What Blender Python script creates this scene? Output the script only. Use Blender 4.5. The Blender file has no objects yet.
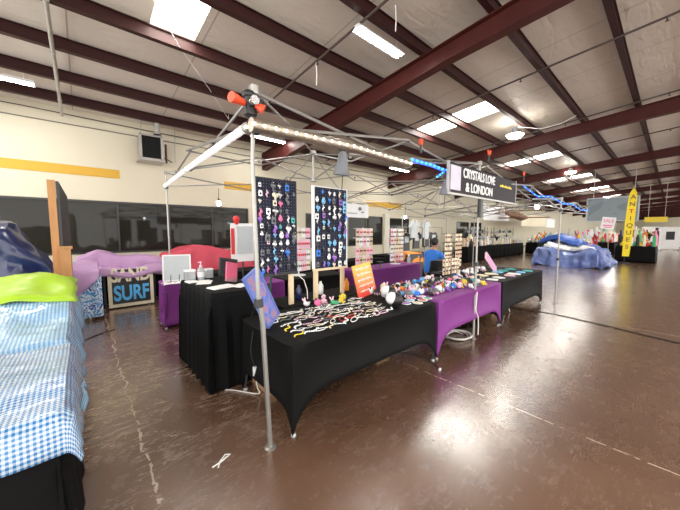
import bpy, bmesh, math, random
from mathutils import Vector, Matrix, noise
random.seed(7)
C = bpy.context.scene.collection
PI = math.pi
S = bpy.context.scene
S.view_settings.view_transform = 'Standard'; S.view_settings.look = 'None'
S.view_settings.gamma = 1; S.view_settings.use_curve_mapping = False
S.view_settings.exposure = 0.0

# ------------------------------------------------------------------ materials
def nodes(name):
    m = bpy.data.materials.new(name); m.use_nodes = True
    nt = m.node_tree; b = nt.nodes['Principled BSDF']
    return m, nt, b
def N(nt, t, **k):
    n = nt.nodes.new(t)
    for a, v in k.items():
        if a.startswith('i_'): n.inputs[a[2:].replace('_', ' ')].default_value = v
        else: setattr(n, a, v)
    return n
def M_(nt, op, a, b=None, c=None):
    n = nt.nodes.new('ShaderNodeMath'); n.operation = op
    for i, v in enumerate((a, b, c)):
        if v is None: continue
        if isinstance(v, (int, float)): n.inputs[i].default_value = v
        else: nt.links.new(v, n.inputs[i])
    return n.outputs[0]
def mixc(nt, fac, a, b, mode='MIX'):
    n = nt.nodes.new('ShaderNodeMix'); n.data_type = 'RGBA'; n.blend_type = mode
    for s, v in ((0, fac), (6, a), (7, b)):
        if isinstance(v, (int, float)): n.inputs[s].default_value = v
        elif isinstance(v, tuple): n.inputs[s].default_value = (*v[:3], 1)
        else: nt.links.new(v, n.inputs[s])
    return n.outputs[2]
def simple(name, col, rough=.6, metal=0, var=.12, scale=8, bump=0, bscale=30, sheen=0, coat=0, trans=0, stretch=None, spec=None):
    m, nt, b = nodes(name)
    tc = N(nt, 'ShaderNodeTexCoord'); src = tc.outputs['Object']
    if stretch:
        mp = N(nt, 'ShaderNodeMapping'); mp.inputs['Scale'].default_value = stretch
        nt.links.new(src, mp.inputs[0]); src = mp.outputs[0]
    nz = N(nt, 'ShaderNodeTexNoise', i_Scale=scale, i_Detail=4.0); nt.links.new(src, nz.inputs['Vector'])
    a = tuple(max(0, c*(1-var)) for c in col); c2 = tuple(min(1, c*(1+var)) for c in col)
    nt.links.new(mixc(nt, nz.outputs[0], a, c2), b.inputs['Base Color'])
    b.inputs['Roughness'].default_value = rough; b.inputs['Metallic'].default_value = metal
    if spec is not None: b.inputs['Specular IOR Level'].default_value = spec
    if sheen: b.inputs['Sheen Weight'].default_value = sheen
    if coat: b.inputs['Coat Weight'].default_value = coat
    if trans: b.inputs['Transmission Weight'].default_value = trans
    if bump:
        n2 = N(nt, 'ShaderNodeTexNoise', i_Scale=bscale, i_Detail=5.0); nt.links.new(src, n2.inputs['Vector'])
        bp = N(nt, 'ShaderNodeBump', i_Strength=bump, i_Distance=.01); nt.links.new(n2.outputs[0], bp.inputs['Height'])
        nt.links.new(bp.outputs[0], b.inputs['Normal'])
    return m
def emis(name, col, st):
    m, nt, b = nodes(name)
    b.inputs['Base Color'].default_value = (*[min(1, c) for c in col], 1)
    b.inputs['Emission Color'].default_value = (*col, 1); b.inputs['Emission Strength'].default_value = st
    return m

def floor_mat():
    m, nt, b = nodes('polished_stained_concrete')
    tc = N(nt, 'ShaderNodeTexCoord'); P = tc.outputs['Object']
    sx = N(nt, 'ShaderNodeSeparateXYZ'); nt.links.new(P, sx.inputs[0]); X, Y = sx.outputs[0], sx.outputs[1]
    n1 = N(nt, 'ShaderNodeTexNoise', i_Scale=.7, i_Detail=8.0, i_Roughness=.65); nt.links.new(P, n1.inputs['Vector'])
    n2 = N(nt, 'ShaderNodeTexNoise', i_Scale=6.0, i_Detail=9.0, i_Roughness=.7); nt.links.new(P, n2.inputs['Vector'])
    cr = N(nt, 'ShaderNodeValToRGB'); nt.links.new(n1.outputs[0], cr.inputs[0])
    cr.color_ramp.elements[0].position = .3; cr.color_ramp.elements[0].color = (.088, .039, .021, 1)
    cr.color_ramp.elements[1].position = .72; cr.color_ramp.elements[1].color = (.195, .108, .064, 1)
    col = mixc(nt, M_(nt, 'MULTIPLY', n2.outputs[0], .55), cr.outputs[0], (.12, .062, .036))
    # joints in the slab (wobbling thin lines)
    wn = N(nt, 'ShaderNodeTexNoise', i_Scale=3.2, i_Detail=6.0, i_Roughness=.6); nt.links.new(P, wn.inputs['Vector'])
    wob = M_(nt, 'MULTIPLY', M_(nt, 'SUBTRACT', wn.outputs[0], .5), .10)
    lines = None
    for x0, w, k in ((.27, .008, 2.1), (2.95, .006, .35), (6.95, .010, .15), (10.8, .010, .1), (14.7, .012, .1), (18.6, .012, .1)):
        d = M_(nt, 'ABSOLUTE', M_(nt, 'SUBTRACT', M_(nt, 'ADD', X, M_(nt, 'MULTIPLY', wob, k)), x0))
        l = M_(nt, 'LESS_THAN', d, w)
        lines = l if lines is None else M_(nt, 'MAXIMUM', lines, l)
    for y0, w in ((-.9, .006), (7.3, .008)):
        l = M_(nt, 'LESS_THAN', M_(nt, 'ABSOLUTE', M_(nt, 'SUBTRACT', M_(nt, 'ADD', Y, M_(nt, 'MULTIPLY', wob, .3)), y0)), w)
        lines = M_(nt, 'MAXIMUM', lines, l)
    brk = N(nt, 'ShaderNodeTexNoise', i_Scale=14.0, i_Detail=3.0); nt.links.new(P, brk.inputs['Vector'])
    lines = M_(nt, 'MULTIPLY', lines, M_(nt, 'GREATER_THAN', brk.outputs[0], .46))
    # scuffs and scratches, concentrated between the stalls
    mp = N(nt, 'ShaderNodeMapping'); nt.links.new(P, mp.inputs[0]); mp.inputs['Scale'].default_value = (1, 5.5, 1); mp.inputs['Rotation'].default_value = (0, 0, .5)
    sn = N(nt, 'ShaderNodeTexNoise', i_Scale=3.4, i_Detail=7.0, i_Roughness=.55, i_Distortion=.9); nt.links.new(mp.outputs[0], sn.inputs['Vector'])
    ln = M_(nt, 'LESS_THAN', M_(nt, 'ABSOLUTE', M_(nt, 'SUBTRACT', sn.outputs[0], .5)), .013)
    vd = N(nt, 'ShaderNodeVectorMath', operation='DISTANCE'); nt.links.new(P, vd.inputs[0]); vd.inputs[1].default_value = (.35, 3.9, 0)
    zone = M_(nt, 'MAXIMUM', M_(nt, 'SUBTRACT', 1.0, M_(nt, 'MULTIPLY', vd.outputs['Value'], .42)), .07)
    pn = N(nt, 'ShaderNodeTexNoise', i_Scale=2.3, i_Detail=4.0); nt.links.new(P, pn.inputs['Vector'])
    patch = M_(nt, 'MULTIPLY', M_(nt, 'GREATER_THAN', pn.outputs[0], .47), zone)
    scr = M_(nt, 'MULTIPLY', ln, patch)
    dn = N(nt, 'ShaderNodeTexVoronoi', i_Scale=13.0); nt.links.new(P, dn.inputs['Vector'])
    dots = M_(nt, 'MULTIPLY', M_(nt, 'LESS_THAN', dn.outputs['Distance'], .055), .5)
    dots = M_(nt, 'MULTIPLY', dots, M_(nt, 'GREATER_THAN', pn.outputs[0], .55))
    mk = M_(nt, 'MAXIMUM', M_(nt, 'MULTIPLY', lines, .75), M_(nt, 'MAXIMUM', M_(nt, 'MULTIPLY', scr, .85), dots))
    col = mixc(nt, mk, col, (.62, .52, .40))
    nt.links.new(col, b.inputs['Base Color'])
    b.inputs['Specular IOR Level'].default_value = .9; b.inputs['Coat Weight'].default_value = .9; b.inputs['Coat Roughness'].default_value = .23; b.inputs['Coat IOR'].default_value = 1.6
    r = M_(nt, 'ADD', M_(nt, 'MULTIPLY', n2.outputs[0], .18), M_(nt, 'MULTIPLY', mk, .3))
    nt.links.new(M_(nt, 'ADD', r, .17), b.inputs['Roughness'])
    bp = N(nt, 'ShaderNodeBump', i_Strength=.12, i_Distance=.01); nt.links.new(n1.outputs[0], bp.inputs['Height'])
    n3 = N(nt, 'ShaderNodeTexNoise', i_Scale=2.5, i_Detail=2.0); nt.links.new(P, n3.inputs['Vector'])
    bp2 = N(nt, 'ShaderNodeBump', i_Strength=.25, i_Distance=.02); nt.links.new(n3.outputs[0], bp2.inputs['Height']); nt.links.new(bp.outputs[0], bp2.inputs['Normal'])
    nt.links.new(bp2.outputs[0], b.inputs['Normal'])
    return m
def ceiling_mat():
    m, nt, b = nodes('roof_insulation')
    tc = N(nt, 'ShaderNodeTexCoord'); P = tc.outputs['Object']
    sx = N(nt, 'ShaderNodeSeparateXYZ'); nt.links.new(P, sx.inputs[0])
    n1 = N(nt, 'ShaderNodeTexNoise', i_Scale=.8, i_Detail=7.0); nt.links.new(P, n1.inputs['Vector'])
    seam = M_(nt, 'LESS_THAN', M_(nt, 'FRACT', M_(nt, 'MULTIPLY', sx.outputs[0], 1/1.9)), .012)
    col = mixc(nt, n1.outputs[0], (.50, .44, .37), (.66, .60, .52))
    col = mixc(nt, M_(nt, 'MULTIPLY', seam, .6), col, (.18, .14, .11))
    nt.links.new(col, b.inputs['Base Color']); b.inputs['Roughness'].default_value = .55
    mp = N(nt, 'ShaderNodeMapping'); mp.inputs['Scale'].default_value = (1.2, 4, 1); nt.links.new(P, mp.inputs[0])
    n2 = N(nt, 'ShaderNodeTexNoise', i_Scale=2.0, i_Detail=5.0, i_Distortion=.6); nt.links.new(mp.outputs[0], n2.inputs['Vector'])
    bp = N(nt, 'ShaderNodeBump', i_Strength=.55, i_Distance=.05); nt.links.new(n2.outputs[0], bp.inputs['Height']); nt.links.new(bp.outputs[0], b.inputs['Normal'])
    return m
def gingham(name, blue, pale, scale, stripes=False, rough=.22):
    m, nt, b = nodes(name)
    uv = N(nt, 'ShaderNodeUVMap'); uv.uv_map = 'UVMap'
    sx = N(nt, 'ShaderNodeSeparateXYZ'); nt.links.new(uv.outputs[0], sx.inputs[0])
    fx = M_(nt, 'LESS_THAN', M_(nt, 'FRACT', M_(nt, 'MULTIPLY', sx.outputs[0], scale)), .5)
    fy = M_(nt, 'LESS_THAN', M_(nt, 'FRACT', M_(nt, 'MULTIPLY', sx.outputs[1], scale)), .5)
    f = M_(nt, 'MULTIPLY', M_(nt, 'ADD', fx, fy), .5) if not stripes else M_(nt, 'ADD', M_(nt, 'MULTIPLY', fx, .75), M_(nt, 'MULTIPLY', fy, .12))
    nt.links.new(mixc(nt, f, pale, blue), b.inputs['Base Color'])
    b.inputs['Roughness'].default_value = rough; b.inputs['Coat Weight'].default_value = .3
    tc = N(nt, 'ShaderNodeTexCoord')
    nz = N(nt, 'ShaderNodeTexNoise', i_Scale=7.0, i_Detail=3.0, i_Distortion=1.2); nt.links.new(tc.outputs['Object'], nz.inputs['Vector'])
    bp = N(nt, 'ShaderNodeBump', i_Strength=.5, i_Distance=.03); nt.links.new(nz.outputs[0], bp.inputs['Height']); nt.links.new(bp.outputs[0], b.inputs['Normal'])
    return m
def grad_mat(name, c0, c1, z0, z1, axis=2):
    m, nt, b = nodes(name)
    tc = N(nt, 'ShaderNodeTexCoord'); sx = N(nt, 'ShaderNodeSeparateXYZ'); nt.links.new(tc.outputs['Object'], sx.inputs[0])
    f = M_(nt, 'DIVIDE', M_(nt, 'SUBTRACT', sx.outputs[axis], z0), z1-z0); n = nt.nodes.new('ShaderNodeClamp'); nt.links.new(f, n.inputs[0])
    nz = N(nt, 'ShaderNodeTexNoise', i_Scale=12.0); nt.links.new(tc.outputs['Object'], nz.inputs['Vector'])
    f2 = M_(nt, 'ADD', n.outputs[0], M_(nt, 'MULTIPLY', M_(nt, 'SUBTRACT', nz.outputs[0], .5), .5))
    nt.links.new(mixc(nt, f2, c0, c1), b.inputs['Base Color']); b.inputs['Roughness'].default_value = .45
    return m
def pattern_mat(name, cols, scale, rough=.6):
    m, nt, b = nodes(name)
    tc = N(nt, 'ShaderNodeTexCoord'); v = N(nt, 'ShaderNodeTexNoise', i_Scale=scale, i_Detail=2.0, i_Distortion=2.0); nt.links.new(tc.outputs['Object'], v.inputs['Vector'])
    cr = N(nt, 'ShaderNodeValToRGB'); nt.links.new(v.outputs[0], cr.inputs[0]); cr.color_ramp.interpolation = 'CONSTANT'
    n = len(cols); e = cr.color_ramp.elements
    while len(e) < n: e.new(.5)
    for i, c in enumerate(cols): e[i].position = .3+.4*i/n if i else 0; e[i].color = (*c, 1)
    nt.links.new(cr.outputs[0], b.inputs['Base Color']); b.inputs['Roughness'].default_value = rough; b.inputs['Specular IOR Level'].default_value = .2
    return m

MT = dict(
 floor=floor_mat(), ceil=ceiling_mat(),
 wall=simple('cream_wall_paint', (.66, .61, .47), .7, var=.04, scale=1.5, bump=.05),
 yellow=simple('yellow_band_paint', (.62, .36, .035), .6, var=.06, scale=2),
 beam=simple('red_oxide_steel', (.060, .012, .010), .5, var=.25, scale=3, bump=.08, spec=.25),
 purlin=simple('dark_red_steel', (.034, .009, .008), .5, var=.25, scale=3, spec=.25),
 pipe=simple('dark_pipe', (.06, .04, .035), .5), steelpipe=simple('galvanised_pipe', (.42, .40, .37), .45, .6),
 wire=simple('white_wire', (.8, .78, .74), .5), wdark=simple('dark_cable', (.015, .015, .015), .5),
 frame=simple('dark_window_frame', (.03, .028, .025), .4), mull=simple('bronze_mullion', (.16, .145, .11), .4),
 pane=simple('dark_reflective_glass', (.022, .021, .016), .045, var=.6, scale=.6, spec=.22),
 trim=simple('window_surround_paint', (.74, .71, .60), .6, var=.03),
 alu=simple('tent_frame_aluminium', (.34, .33, .31), .4, .7, var=.1, scale=20),
 alud=simple('dark_grey_plastic', (.03, .03, .035), .45), 
 foil=simple('silver_ribbed_tube', (.42, .37, .30), .28, .85, var=.2, scale=25, bump=.6, bscale=60),
 black=simple('black_stretch_fabric', (.004, .004, .0042), .7, var=.2, spec=.15),
 blackd=simple('black_draped_fabric', (.004, .004, .0042), .75, var=.2, spec=.12),
 purple=simple('purple_stretch_fabric', (.205, .040, .225), .6, var=.08, spec=.2),
 lav=simple('lavender_sheet', (.50, .30, .52), .7, var=.06, bump=.15, bscale=9),
 pink=simple('coral_pink_sheet', (.66, .075, .12), .6, var=.08, bump=.15, bscale=9),
 navy=simple('navy_plastic_tarp', (.010, .020, .085), .28, var=.4, scale=3, bump=.9, bscale=6, coat=.3),
 btarp=simple('blue_plastic_tarp', (.12, .17, .40), .32, var=.5, scale=2.2, bump=1, bscale=4, coat=.2),
 bbag=simple('bright_blue_tarp', (.04, .11, .45), .35, var=.3, bump=.8, bscale=6),
 wtarp=simple('white_plastic_sheet', (.78, .78, .76), .35, var=.08, bump=.8, bscale=6),
 lime=simple('lime_plastic_cloth', (.34, .55, .02), .35, var=.12, bump=.3, bscale=6),
 ging=gingham('blue_gingham_plastic', (.01, .13, .36), (.52, .62, .70), 52),
 strp=gingham('light_blue_striped_plastic', (.09, .28, .50), (.40, .56, .70), 40, True),
 mint=simple('pale_green_cloth', (.35, .55, .38), .6),
 wood=simple('knotty_pine', (.45, .21, .07), .5, var=.3, scale=3, stretch=(8, 8, 1)),
 palewood=simple('pale_pine', (.72, .56, .36), .55, var=.15, scale=3, stretch=(8, 8, 1)),
 white=simple('white_paint', (.82, .82, .82), .45, var=.03), paper=simple('paper', (.80, .79, .77), .7, var=.04),
 lgrey=simple('pale_grey_board', (.50, .54, .56), .5, var=.05), grey=simple('grey_plastic', (.13, .135, .15), .45),
 dgrey=simple('dark_grey_banner', (.022, .019, .022), .6, spec=.2), silver=simple('silver_metal', (.6, .6, .6), .25, .9),
 redp=simple('orange_red_plastic', (.75, .07, .02), .4), red=simple('red', (.65, .03, .03), .5),
 orange=simple('orange', (.85, .28, .03), .6), yel=simple('yellow_cloth', (.85, .66, .02), .6), yelp=simple('yellow', (.80, .62, .05), .5),
 green=simple('green', (.05, .38, .16), .6), teal=simple('teal', (.06, .42, .40), .6), blue=simple('royal_blue_cotton', (.03, .20, .72), .8, var=.1, sheen=.2),
 sblue=simple('surf_blue', (.10, .48, .90), .6), lilac=simple('lilac_white', (.55, .52, .62), .6), slate=simple('blue_frame', (.11, .16, .46), .4), lblue=simple('light_blue', (.18, .50, .80), .5), pinkp=simple('pink', (.80, .16, .35), .5), lpink=simple('pale_pink', (.80, .52, .62), .6),
 violet=simple('violet', (.30, .12, .55), .5), cream=simple('cream', (.78, .70, .52), .6), brown=simple('brown', (.20, .09, .04), .6),
 tan=simple('tan_card', (.66, .47, .33), .7), blk=simple('black_plastic', (.012, .012, .013), .4), dgreen=simple('dark_green_metal', (.01, .05, .035), .4),
 clear=simple('clear_plastic', (.75, .80, .82), .12, var=.02, trans=.6), skin=simple('skin', (.60, .33, .23), .55, var=.05), hair=simple('black_hair', (.010, .008, .008), .6),
 peg=pattern_mat('dark_perforated_board', [(.006, .007, .018), (.014, .017, .045), (.005, .005, .012)], 30, .5),
 magenta=grad_mat('pink_green_print', (.10, .22, .16), (.80, .12, .24), -.02, .07), 
 openg=grad_mat('orange_to_red_print', (.85, .07, .05), (.90, .52, .08), .02, .42),
 bluepic=pattern_mat('blue_portrait_print', [(.08, .14, .50), (.16, .20, .55), (.34, .20, .30), (.30, .22, .42)], 5, .3),
 pinkpic=pattern_mat('pink_lilac_print', [(.62, .30, .55), (.75, .35, .60), (.55, .30, .60)], 14, .4),
 towel=pattern_mat('blue_white_beach_print', [(.05, .10, .35), (.65, .75, .85), (.08, .30, .60), (.70, .75, .80)], 7, .8),
 cardb=simple('cardboard', (.42, .26, .13), .7), screen=simple('dark_heater_louvers', (.006, .007, .007), .5, spec=.15),
 greysign=pattern_mat('grey_aisle_banner', [(.22, .27, .30), (.27, .32, .35), (.20, .24, .26)], .45, .5),
 sky=emis('skylight_panel', (1.0, .97, .90), 16.0), tube=emis('fluorescent_tube', (1.0, .97, .92), 40.0),
 bay=emis('high_bay_lens', (1.0, .96, .88), 40.0), bulb=emis('cool_white_bulb', (.85, .95, 1.0), 30.0),
 led=emis('white_led', (1.0, .95, .88), 1.6), ledb=emis('blue_led', (.03, .08, .9), 1.8), ledc=emis('cyan_led', (.05, .5, .65), 1.0),
 ltube=emis('lit_white_tube', (.95, .93, .90), .25),
)

# ------------------------------------------------------------------ mesh helpers
class MB:
    def __init__(s): s.v = []; s.f = []; s.mi = []; s.uv = None; s.m = 0
    def add(s, vs, fs, m=None):
        o = len(s.v); s.v += [Vector(p) for p in vs]; s.f += [tuple(i+o for i in f) for f in fs]; s.mi += [s.m if m is None else m]*len(fs); return s
    def box(s, x0, x1, y0, y1, z0, z1, m=None, R=None):
        vs = [(x, y, z) for z in (z0, z1) for y in (y0, y1) for x in (x0, x1)]
        if R is not None: vs = [R @ Vector(p) for p in vs]
        return s.add(vs, [(0, 2, 3, 1), (4, 5, 7, 6), (0, 1, 5, 4), (2, 6, 7, 3), (0, 4, 6, 2), (1, 3, 7, 5)], m)
    def rbox(s, x0, x1, y0, y1, z0, z1, r, m=None, n=3, R=None):     # plan-rounded box
        pts = []
        for cx, cy, a0 in ((x1-r, y1-r, 0), (x0+r, y1-r, PI/2), (x0+r, y0+r, PI), (x1-r, y0+r, 1.5*PI)):
            for i in range(n+1):
                a = a0+PI/2*i/n; pts.append((cx+r*math.cos(a), cy+r*math.sin(a)))
        k = len(pts); e = min(r*.3, (z1-z0)*.3); vs = []
        c = ((x0+x1)/2, (y0+y1)/2)
        for z, q in ((z0, e), (z0+e, 0), (z1-e, 0), (z1, e)):
            for x, y in pts:
                dx, dy = x-c[0], y-c[1]; vs.append((x-q*(1 if dx > 0 else -1), y-q*(1 if dy > 0 else -1), z))
        if R is not None: vs = [R @ Vector(p) for p in vs]
        fs = [tuple(range(k))[::-1], tuple(range(3*k, 4*k))]
        for j in range(3):
            for i in range(k): fs.append((j*k+i, j*k+(i+1) % k, (j+1)*k+(i+1) % k, (j+1)*k+i))
        return s.add(vs, fs, m)
    def tube(s, pts, r, n=8, m=None, cap=True):
        pts = [Vector(p) for p in pts]; rs = r if isinstance(r, (list, tuple)) else [r]*len(pts); vs = []
        up = None
        for i, p in enumerate(pts):
            t = (pts[min(i+1, len(pts)-1)]-pts[max(i-1, 0)]).normalized()
            if up is None:
                up = Vector((0, 0, 1)) if abs(t.z) < .9 else Vector((1, 0, 0))
            a = t.cross(up); a = a.normalized() if a.length > 1e-5 else t.orthogonal().normalized(); b = a.cross(t).normalized(); up = b
            for k in range(n):
                w = 2*PI*k/n; vs.append(p+(a*math.cos(w)+b*math.sin(w))*rs[i])
        fs = [(i*n+k, i*n+(k+1) % n, (i+1)*n+(k+1) % n, (i+1)*n+k) for i in range(len(pts)-1) for k in range(n)]
        if cap: fs += [tuple(range(n))[::-1], tuple(range((len(pts)-1)*n, len(pts)*n))]
        return s.add(vs, fs, m)
    def lathe(s, prof, c=(0, 0, 0), n=16, m=None, R=None):
        vs = []
        for r, z in prof:
            for k in range(n):
                w = 2*PI*k/n; p = Vector((r*math.cos(w), r*math.sin(w), z))
                if R is not None: p = R @ p
                vs.append(p+Vector(c))
        fs = [(i*n+k, i*n+(k+1) % n, (i+1)*n+(k+1) % n, (i+1)*n+k) for i in range(len(prof)-1) for k in range(n)]
        fs += [tuple(range(n))[::-1], tuple(range((len(prof)-1)*n, len(prof)*n))]
        return s.add(vs, fs, m)
    def ball(s, c, r, n=12, m=None, sq=(1, 1, 1)):
        prof = [(max(1e-4, math.sin(PI*i/(n//2+2))), -math.cos(PI*i/(n//2+2))) for i in range(n//2+3)]
        vs = [(c[0]+p*math.cos(2*PI*k/n)*r*sq[0], c[1]+p*math.sin(2*PI*k/n)*r*sq[1], c[2]+z*r*sq[2]) for p, z in prof for k in range(n)]
        L = len(prof); fs = [(i*n+k, i*n+(k+1) % n, (i+1)*n+(k+1) % n, (i+1)*n+k) for i in range(L-1) for k in range(n)]
        fs += [tuple(range(n))[::-1], tuple(range((L-1)*n, L*n))]
        return s.add(vs, fs, m)
    def prism(s, poly, a, d, m=None):      # poly: 3D points, extruded by vector d
        n = len(poly); p = [Vector(q) for q in poly]; d = Vector(d)
        return s.add(p+[q+d for q in p], [tuple(range(n)), tuple(range(n, 2*n))[::-1]]+[(i, i+n, (i+1) % n+n, (i+1) % n) for i in range(n)], m)

def obj(name, mb, mat, parent=None, smooth=None, label=None):
    me = bpy.data.meshes.new(name)
    off = Vector((0, 0, 0))
    if parent is not None:
        q = parent
        while q is not None: off += q.location; q = q.parent
    me.from_pydata([tuple(v-off) for v in mb.v], [], mb.f); me.update()
    ms = mat if isinstance(mat, (list, tuple)) else [mat]
    for k in ms: me.materials.append(MT[k] if isinstance(k, str) else k)
    for p, i in zip(me.polygons, mb.mi): p.material_index = i
    if mb.uv:
        l = me.uv_layers.new(name='UVMap')
        for lp in me.loops: l.data[lp.index].uv = mb.uv[lp.vertex_index]
    bm = bmesh.new(); bm.from_mesh(me)
    if not getattr(mb, 'open', False): bmesh.ops.recalc_face_normals(bm, faces=bm.faces)
    bm.to_mesh(me); bm.free()
    if smooth is None: smooth = True
    if smooth:
        me.polygons.foreach_set('use_smooth', [True]*len(me.polygons))
        try: me.set_sharp_from_angle(angle=math.radians(38))
        except Exception: pass
    o = bpy.data.objects.new(name, me); C.objects.link(o)
    if parent is not None: o.parent = parent
    if label: o['label'] = label
    return o
def tag(o, label, cat, group=None, kind=None):
    o['label'] = label; o['category'] = cat
    if group: o['group'] = group
    if kind: o['kind'] = kind
    return o
def thing(name, label, cat, loc, group=None):
    o = bpy.data.objects.new(name, None); C.objects.link(o); o.location = loc; o.empty_display_size = .1
    return tag(o, label, cat, group)
def single(name, mb, mat, label, cat, group=None, kind=None, **k):
    """one-mesh thing with its origin at the centre of its base"""
    xs = [v.x for v in mb.v]; ys = [v.y for v in mb.v]; zs = [v.z for v in mb.v]
    c = Vector(((min(xs)+max(xs))/2, (min(ys)+max(ys))/2, min(zs)))
    mb.v = [v-c for v in mb.v]
    o = obj(name, mb, mat, **k); o.location = c
    return tag(o, label, cat, group, kind)
def struct(name, mb, mat, parent=None, **k):
    o = obj(name, mb, mat, parent, **k)
    if parent is None: o['kind'] = 'structure'
    return o
def dup(root, loc, rz=0, label=None, group=None, scale=None, mats=None, rx=None):
    r = root.copy(); C.objects.link(r); r.location = loc
    r.rotation_euler = (root.rotation_euler.x if rx is None else rx, 0, rz)
    if label: r['label'] = label
    if group: r['group'] = group
    if scale: r.scale = (scale,)*3
    for ch in root.children:
        c = ch.copy(); C.objects.link(c); c.parent = r
        for g in ch.children:
            d = g.copy(); C.objects.link(d); d.parent = c
    if mats:                                    # same shape in other colours
        for o in [r]+list(r.children):
            if o.data and o.name.split('.')[0] in mats:
                o.data = recol(o.data, mats[o.name.split('.')[0]])
    return r
_rc = {}
def recol(me, mat):
    base = me.name.split('|')[0]; k = (base, mat)
    if k not in _rc:
        c = me.copy(); c.name = base+'|'+mat; c.materials[0] = MT[mat]; _rc[k] = c
    return _rc[k]
def text(name, body, size, loc, rot, mat, parent=None, depth=.004, align='CENTER', sx=1):
    cu = bpy.data.curves.new(name, 'FONT'); cu.body = body; cu.size = size; cu.extrude = depth; cu.align_x = align; cu.align_y = 'CENTER'
    cu.offset = size*(.03 if body in ('SURF', 'SAND') else .012)
    t = bpy.data.objects.new('tmp', cu); C.objects.link(t)
    bpy.context.view_layer.update()
    me = bpy.data.meshes.new_from_object(t.evaluated_get(bpy.context.evaluated_depsgraph_get()))
    bpy.data.objects.remove(t)
    mw = Matrix.Translation(Vector(loc)) @ rot.to_4x4() @ Matrix.Diagonal((sx, 1, 1, 1))
    if parent is not None:
        off = Vector((0, 0, 0)); q = parent
        while q is not None: off += q.location; q = q.parent
        mw = Matrix.Translation(-off) @ mw
    me.transform(mw); me.materials.clear(); me.materials.append(MT[mat])
    o = bpy.data.objects.new(name, me); C.objects.link(o); o.parent = parent
    return o
def rot(x=0, y=0, z=0):
    return (Matrix.Rotation(z, 3, 'Z') @ Matrix.Rotation(y, 3, 'Y') @ Matrix.Rotation(x, 3, 'X'))
ORD = ['first', 'second', 'third', 'fourth', 'fifth', 'sixth', 'seventh', 'eighth', 'ninth', 'tenth', 'eleventh', 'twelfth', 'thirteenth', 'fourteenth', 'fifteenth', 'sixteenth', 'seventeenth', 'eighteenth', 'nineteenth', 'twentieth']
COLN = dict(black='black', blk='black', white='white', pinkp='pink', lpink='pale pink', red='red', orange='orange', yelp='yellow', green='green', teal='teal', blue='blue', lblue='light blue', violet='violet', cream='cream', brown='brown', grey='grey', silver='silver', tan='tan')

# ------------------------------------------------------------------ camera
FPX = 293.0; PITCH = math.atan(24/FPX); HEAD = math.radians(48.6); CH = 1.65
cam = bpy.data.cameras.new('camera'); co = bpy.data.objects.new('camera', cam); C.objects.link(co)
cam.sensor_fit = 'HORIZONTAL'; cam.sensor_width = 36; cam.lens = 36*FPX/680; cam.clip_start = .02; cam.clip_end = 300
co.location = (0, 0, CH); co.rotation_euler = (PI/2-PITCH, 0, HEAD-PI/2)
S.camera = co

# ------------------------------------------------------------------ the hall
XA, XB, YW, YR = -3.2, 112.0, 10.6, -9.0
SL = .0833
def roofz(y): return 4.82+SL*(YW-y)
fl = MB(); fl.box(XA, XB, YR, YW+.2, -.12, 0); struct('floor', fl, 'floor', smooth=False)
c = MB(); holes = [(1.08, 1.78, 4.9, 6.13), (8.98, 9.98, 3.62, 6.13), (17.0, 18.0, 3.62, 6.13), (25.0, 26.0, 3.62, 6.13), (33.0, 34.0, 3.62, 6.13), (41.0, 42.0, 3.62, 6.13), (49.0, 50.0, 3.62, 6.13), (57.0, 58.0, 3.62, 6.13), (66.0, 67.0, 3.62, 6.13),
  (8.98, 9.98, -5.4, -2.9), (1.08, 1.98, -5.4, -2.9), (17.0, 18.0, -5.4, -2.9), (25.0, 26.0, -5.4, -2.9)]
xs = sorted({XA, XB} | {h[0] for h in holes} | {h[1] for h in holes}); ys = sorted({YR, YW+.15} | {h[2] for h in holes} | {h[3] for h in holes})
for i in range(len(xs)-1):
    for j in range(len(ys)-1):
        mx, my = (xs[i]+xs[i+1])/2, (ys[j]+ys[j+1])/2
        if any(h[0] < mx < h[1] and h[2] < my < h[3] for h in holes): continue
        x0, x1, y0, y1 = xs[i], xs[i+1], ys[j], ys[j+1]
        c.add([(x0, y0, roofz(y0)), (x1, y0, roofz(y0)), (x1, y1, roofz(y1)), (x0, y1, roofz(y1)), (x0, y0, roofz(y0)+.1), (x1, y0, roofz(y0)+.1), (x1, y1, roofz(y1)+.1), (x0, y1, roofz(y1)+.1)],
              [(0, 3, 2, 1), (4, 5, 6, 7), (0, 1, 5, 4), (1, 2, 6, 5), (2, 3, 7, 6), (3, 0, 4, 7)])
struct('ceiling', c, 'ceil', smooth=False)
for k, (x0, x1, y0, y1) in enumerate(holes):
    m = MB(); e = .002
    m.add([(x0+e, y0+e, roofz(y0)+.085), (x1-e, y0+e, roofz(y0)+.085), (x1-e, y1-e, roofz(y1)+.085), (x0+e, y1-e, roofz(y1)+.085), (x0+e, y0+e, roofz(y0)+.1), (x1-e, y0+e, roofz(y0)+.1), (x1-e, y1-e, roofz(y1)+.1), (x0+e, y1-e, roofz(y1)+.1)],
          [(0, 3, 2, 1), (4, 5, 6, 7), (0, 1, 5, 4), (1, 2, 6, 5), (2, 3, 7, 6), (3, 0, 4, 7)])
    struct('window_%d' % (10+k), m, 'sky', smooth=False)
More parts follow.
